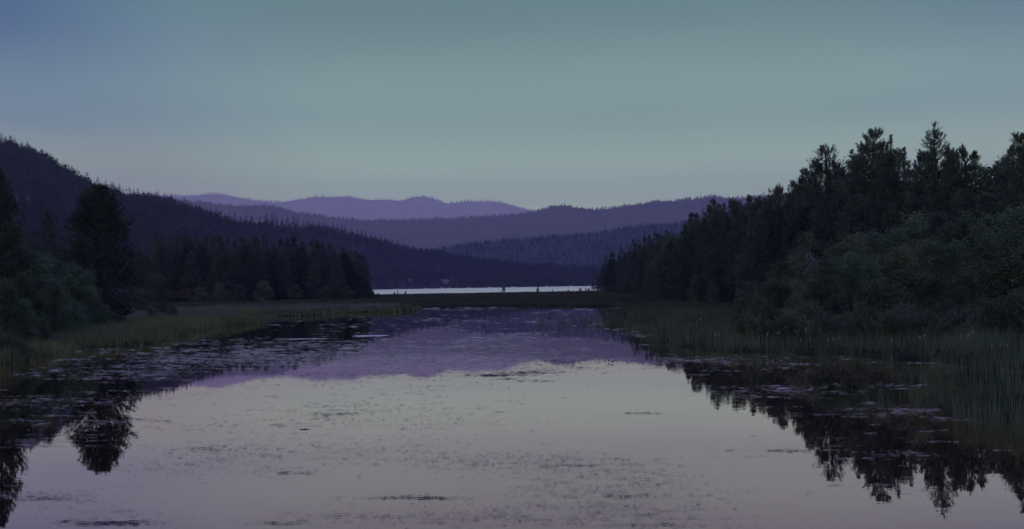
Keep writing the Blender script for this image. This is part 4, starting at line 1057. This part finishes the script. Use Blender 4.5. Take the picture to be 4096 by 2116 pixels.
boat(1580, 4, "small pale boat beside the white canopy", False); boat(1594, 5, "low pale boat in front of the white canopy", False)
boat(1700, 4, "little pale boat alone between the canopy and the cabin", True); boat(1768, 7, "white cabin boat below the dark cabin", True); boat(1797, 6, "pale boat moored at the long dock", True)
boat(1875, 6, "pale humped boat past the long dock", True); boat(1958, 7, "white boat near the notice board's skyline", True); boat(2048, 6, "white boat just past the notice board", True); boat(2060, 5, "low pale boat beside the white one past the notice board", False)
boat(2186, 6, "small pale boat below the lacy sapling's shore", True); boat(2284, 6, "last pale boat toward the woods", True)
dock(1637, 14, "short dock beside the white canopy"); dock(1752, 22, "dock below the dark cabin"); dock(1812, 26, "long dock with pale boats on the far shore"); dock(2240, 14, "low dock toward the woods end of the far shore")
D = 2680; c = at(1604.0, hor(1604) + 8.0, D)
bl = empty("boat_lift", (c.x, D, 0)); tag(bl, "white arched canopy boat lift on the far shore", "boat lift")
m = MB(); n = 9; arc = [(3.6 * math.cos(math.pi * i / (n - 1)), 5.0 + 1.9 * math.sin(math.pi * i / (n - 1))) for i in range(n)]
vs = [(x, y, z) for x, z in arc for y in (-2.5, 2.5)] + [(x * .97, y, z - .12) for x, z in arc for y in (-2.5, 2.5)]
fs = [(2 * i, 2 * i + 1, 2 * i + 3, 2 * i + 2) for i in range(n - 1)] + [(2 * n + 2 * i + 1, 2 * n + 2 * i, 2 * n + 2 * i + 2, 2 * n + 2 * i + 3) for i in range(n - 1)]
fs += [(2 * i, 2 * i + 2, 2 * n + 2 * i + 2, 2 * n + 2 * i) for i in range(n - 1)] + [(2 * i + 1, 2 * n + 2 * i + 1, 2 * n + 2 * i + 3, 2 * i + 3) for i in range(n - 1)]
m.add(vs, fs); m.build("canopy", M_CANVAS, bl)
for x in (-3.3, 3.3):
    for y in (-2.2, 2.2):
        m = MB(); m.tube([(x, y, -1), (x, y, 5.15)], .16, 6); m.build("post", M_WOOD, bl)

# ------------------------------------------------------------------ birds, stick, drifting log
def wader(u, v, s, label, legs=.06, rz=0.0):
    c = on_water(float(u), float(v)); r = empty("bird", (c[0], c[1], 0), rz, s); tag(r, label, "bird")
    m = MB(); z = .09
    m.tube([(-.10, 0, z + .035), (-.06, 0, z + .012), (0, 0, z), (.05, 0, z + .012), (.075, 0, z + .04), (.088, 0, z + .062), (.108, 0, z + .062), (.135, 0, z + .052)], [.004, .02, .036, .030, .016, .017, .013, .002], 8)
    m.build("body", M_FEATHER, r, True)
    for y in (-.012, .012):
        m = MB(); m.tube([(0, y, z - .03), (-.008, y, .03), (0, y, -.02)], .0035, 5); m.build("leg", M_FEATHER, r)


wader(2437, 1449, 1.0, "small dark wader standing in the shallow water", rz=2.6); wader(2449, 1453, 1.05, "second dark wader bending low beside the first", rz=.3)


def flyer(u, v, D, span, label, roll=.5):
    c = at(float(u), float(v), D); r = empty("bird", c, .5, span); r.rotation_euler = (0, roll, .4); tag(r, label, "bird")
    m = MB(); m.tube([(0, -.22, .01), (0, -.1, 0), (0, .05, 0), (0, .16, .01), (0, .22, .005)], [.004, .04, .055, .03, .004], 7)
    m.build("body", M_FEATHER, r, True)
    for s in (-1, 1):
        m = MB(); t = .008
        pl = [(s * .03, .07), (s * .25, .10), (s * .5, -.06), (s * .24, -.02), (s * .03, -.06)]; zz = [0, .10, .06, .10, 0]
        m.add([(x, y, z + t) for (x, y), z in zip(pl, zz)] + [(x, y, z - t) for (x, y), z in zip(pl, zz)], [(0, 1, 2, 3, 4), (9, 8, 7, 6, 5)] + [(i, i + 5, (i + 1) % 5 + 5, (i + 1) % 5) for i in range(5)])
        m.build("wing", M_FEATHER, r)


flyer(1299, 496, 110, .30, "small dark bird alone in the open sky", .6)
flyer(2137, 1153, 560, .7, "bird skimming low over the bright lake", .1)
c = on_water(1421.0, 1632.0)
m = MB(); m.tube([(0, 0, -.3), (.004, 0, .03), (-.004, 0, .07), (.006, 0, .11)], [.013, .012, .011, .007], 7)
o = m.build("stick", M_BARK); o.location = (c[0], c[1], 0); tag(o, "dark stick poking upright out of the pale water", "stick")
c = on_water(1218.0, 1718.0)
m = MB(); m.tube([(-.17, 0, .0), (-.10, .006, .016), (-.03, -.004, .01), (.04, .005, .017), (.10, 0, .012), (.17, .004, .004)], [.008, .024, .018, .025, .017, .006], 7)
o = m.build("driftwood", M_DARKWOOD); o.location = (c[0], c[1], .004); o.scale = (1, 1, .6); tag(o, "knobbly dark piece of driftwood on the pale water", "driftwood")

# ------------------------------------------------------------------ render settings
SC.render.engine = 'CYCLES'
cy = SC.cycles
cy.max_bounces = 5; cy.diffuse_bounces = 2; cy.glossy_bounces = 3; cy.transmission_bounces = 2; cy.volume_bounces = 0; cy.transparent_max_bounces = 4
cy.caustics_reflective = False; cy.caustics_refractive = False
cy.use_denoising = True
try:
    cy.denoiser = 'OPENIMAGEDENOISE'
except Exception:
    pass
vs_ = SC.view_settings
vs_.view_transform = 'Standard'; vs_.look = 'None'; vs_.exposure = 0; vs_.gamma = 1; vs_.use_curve_mapping = False
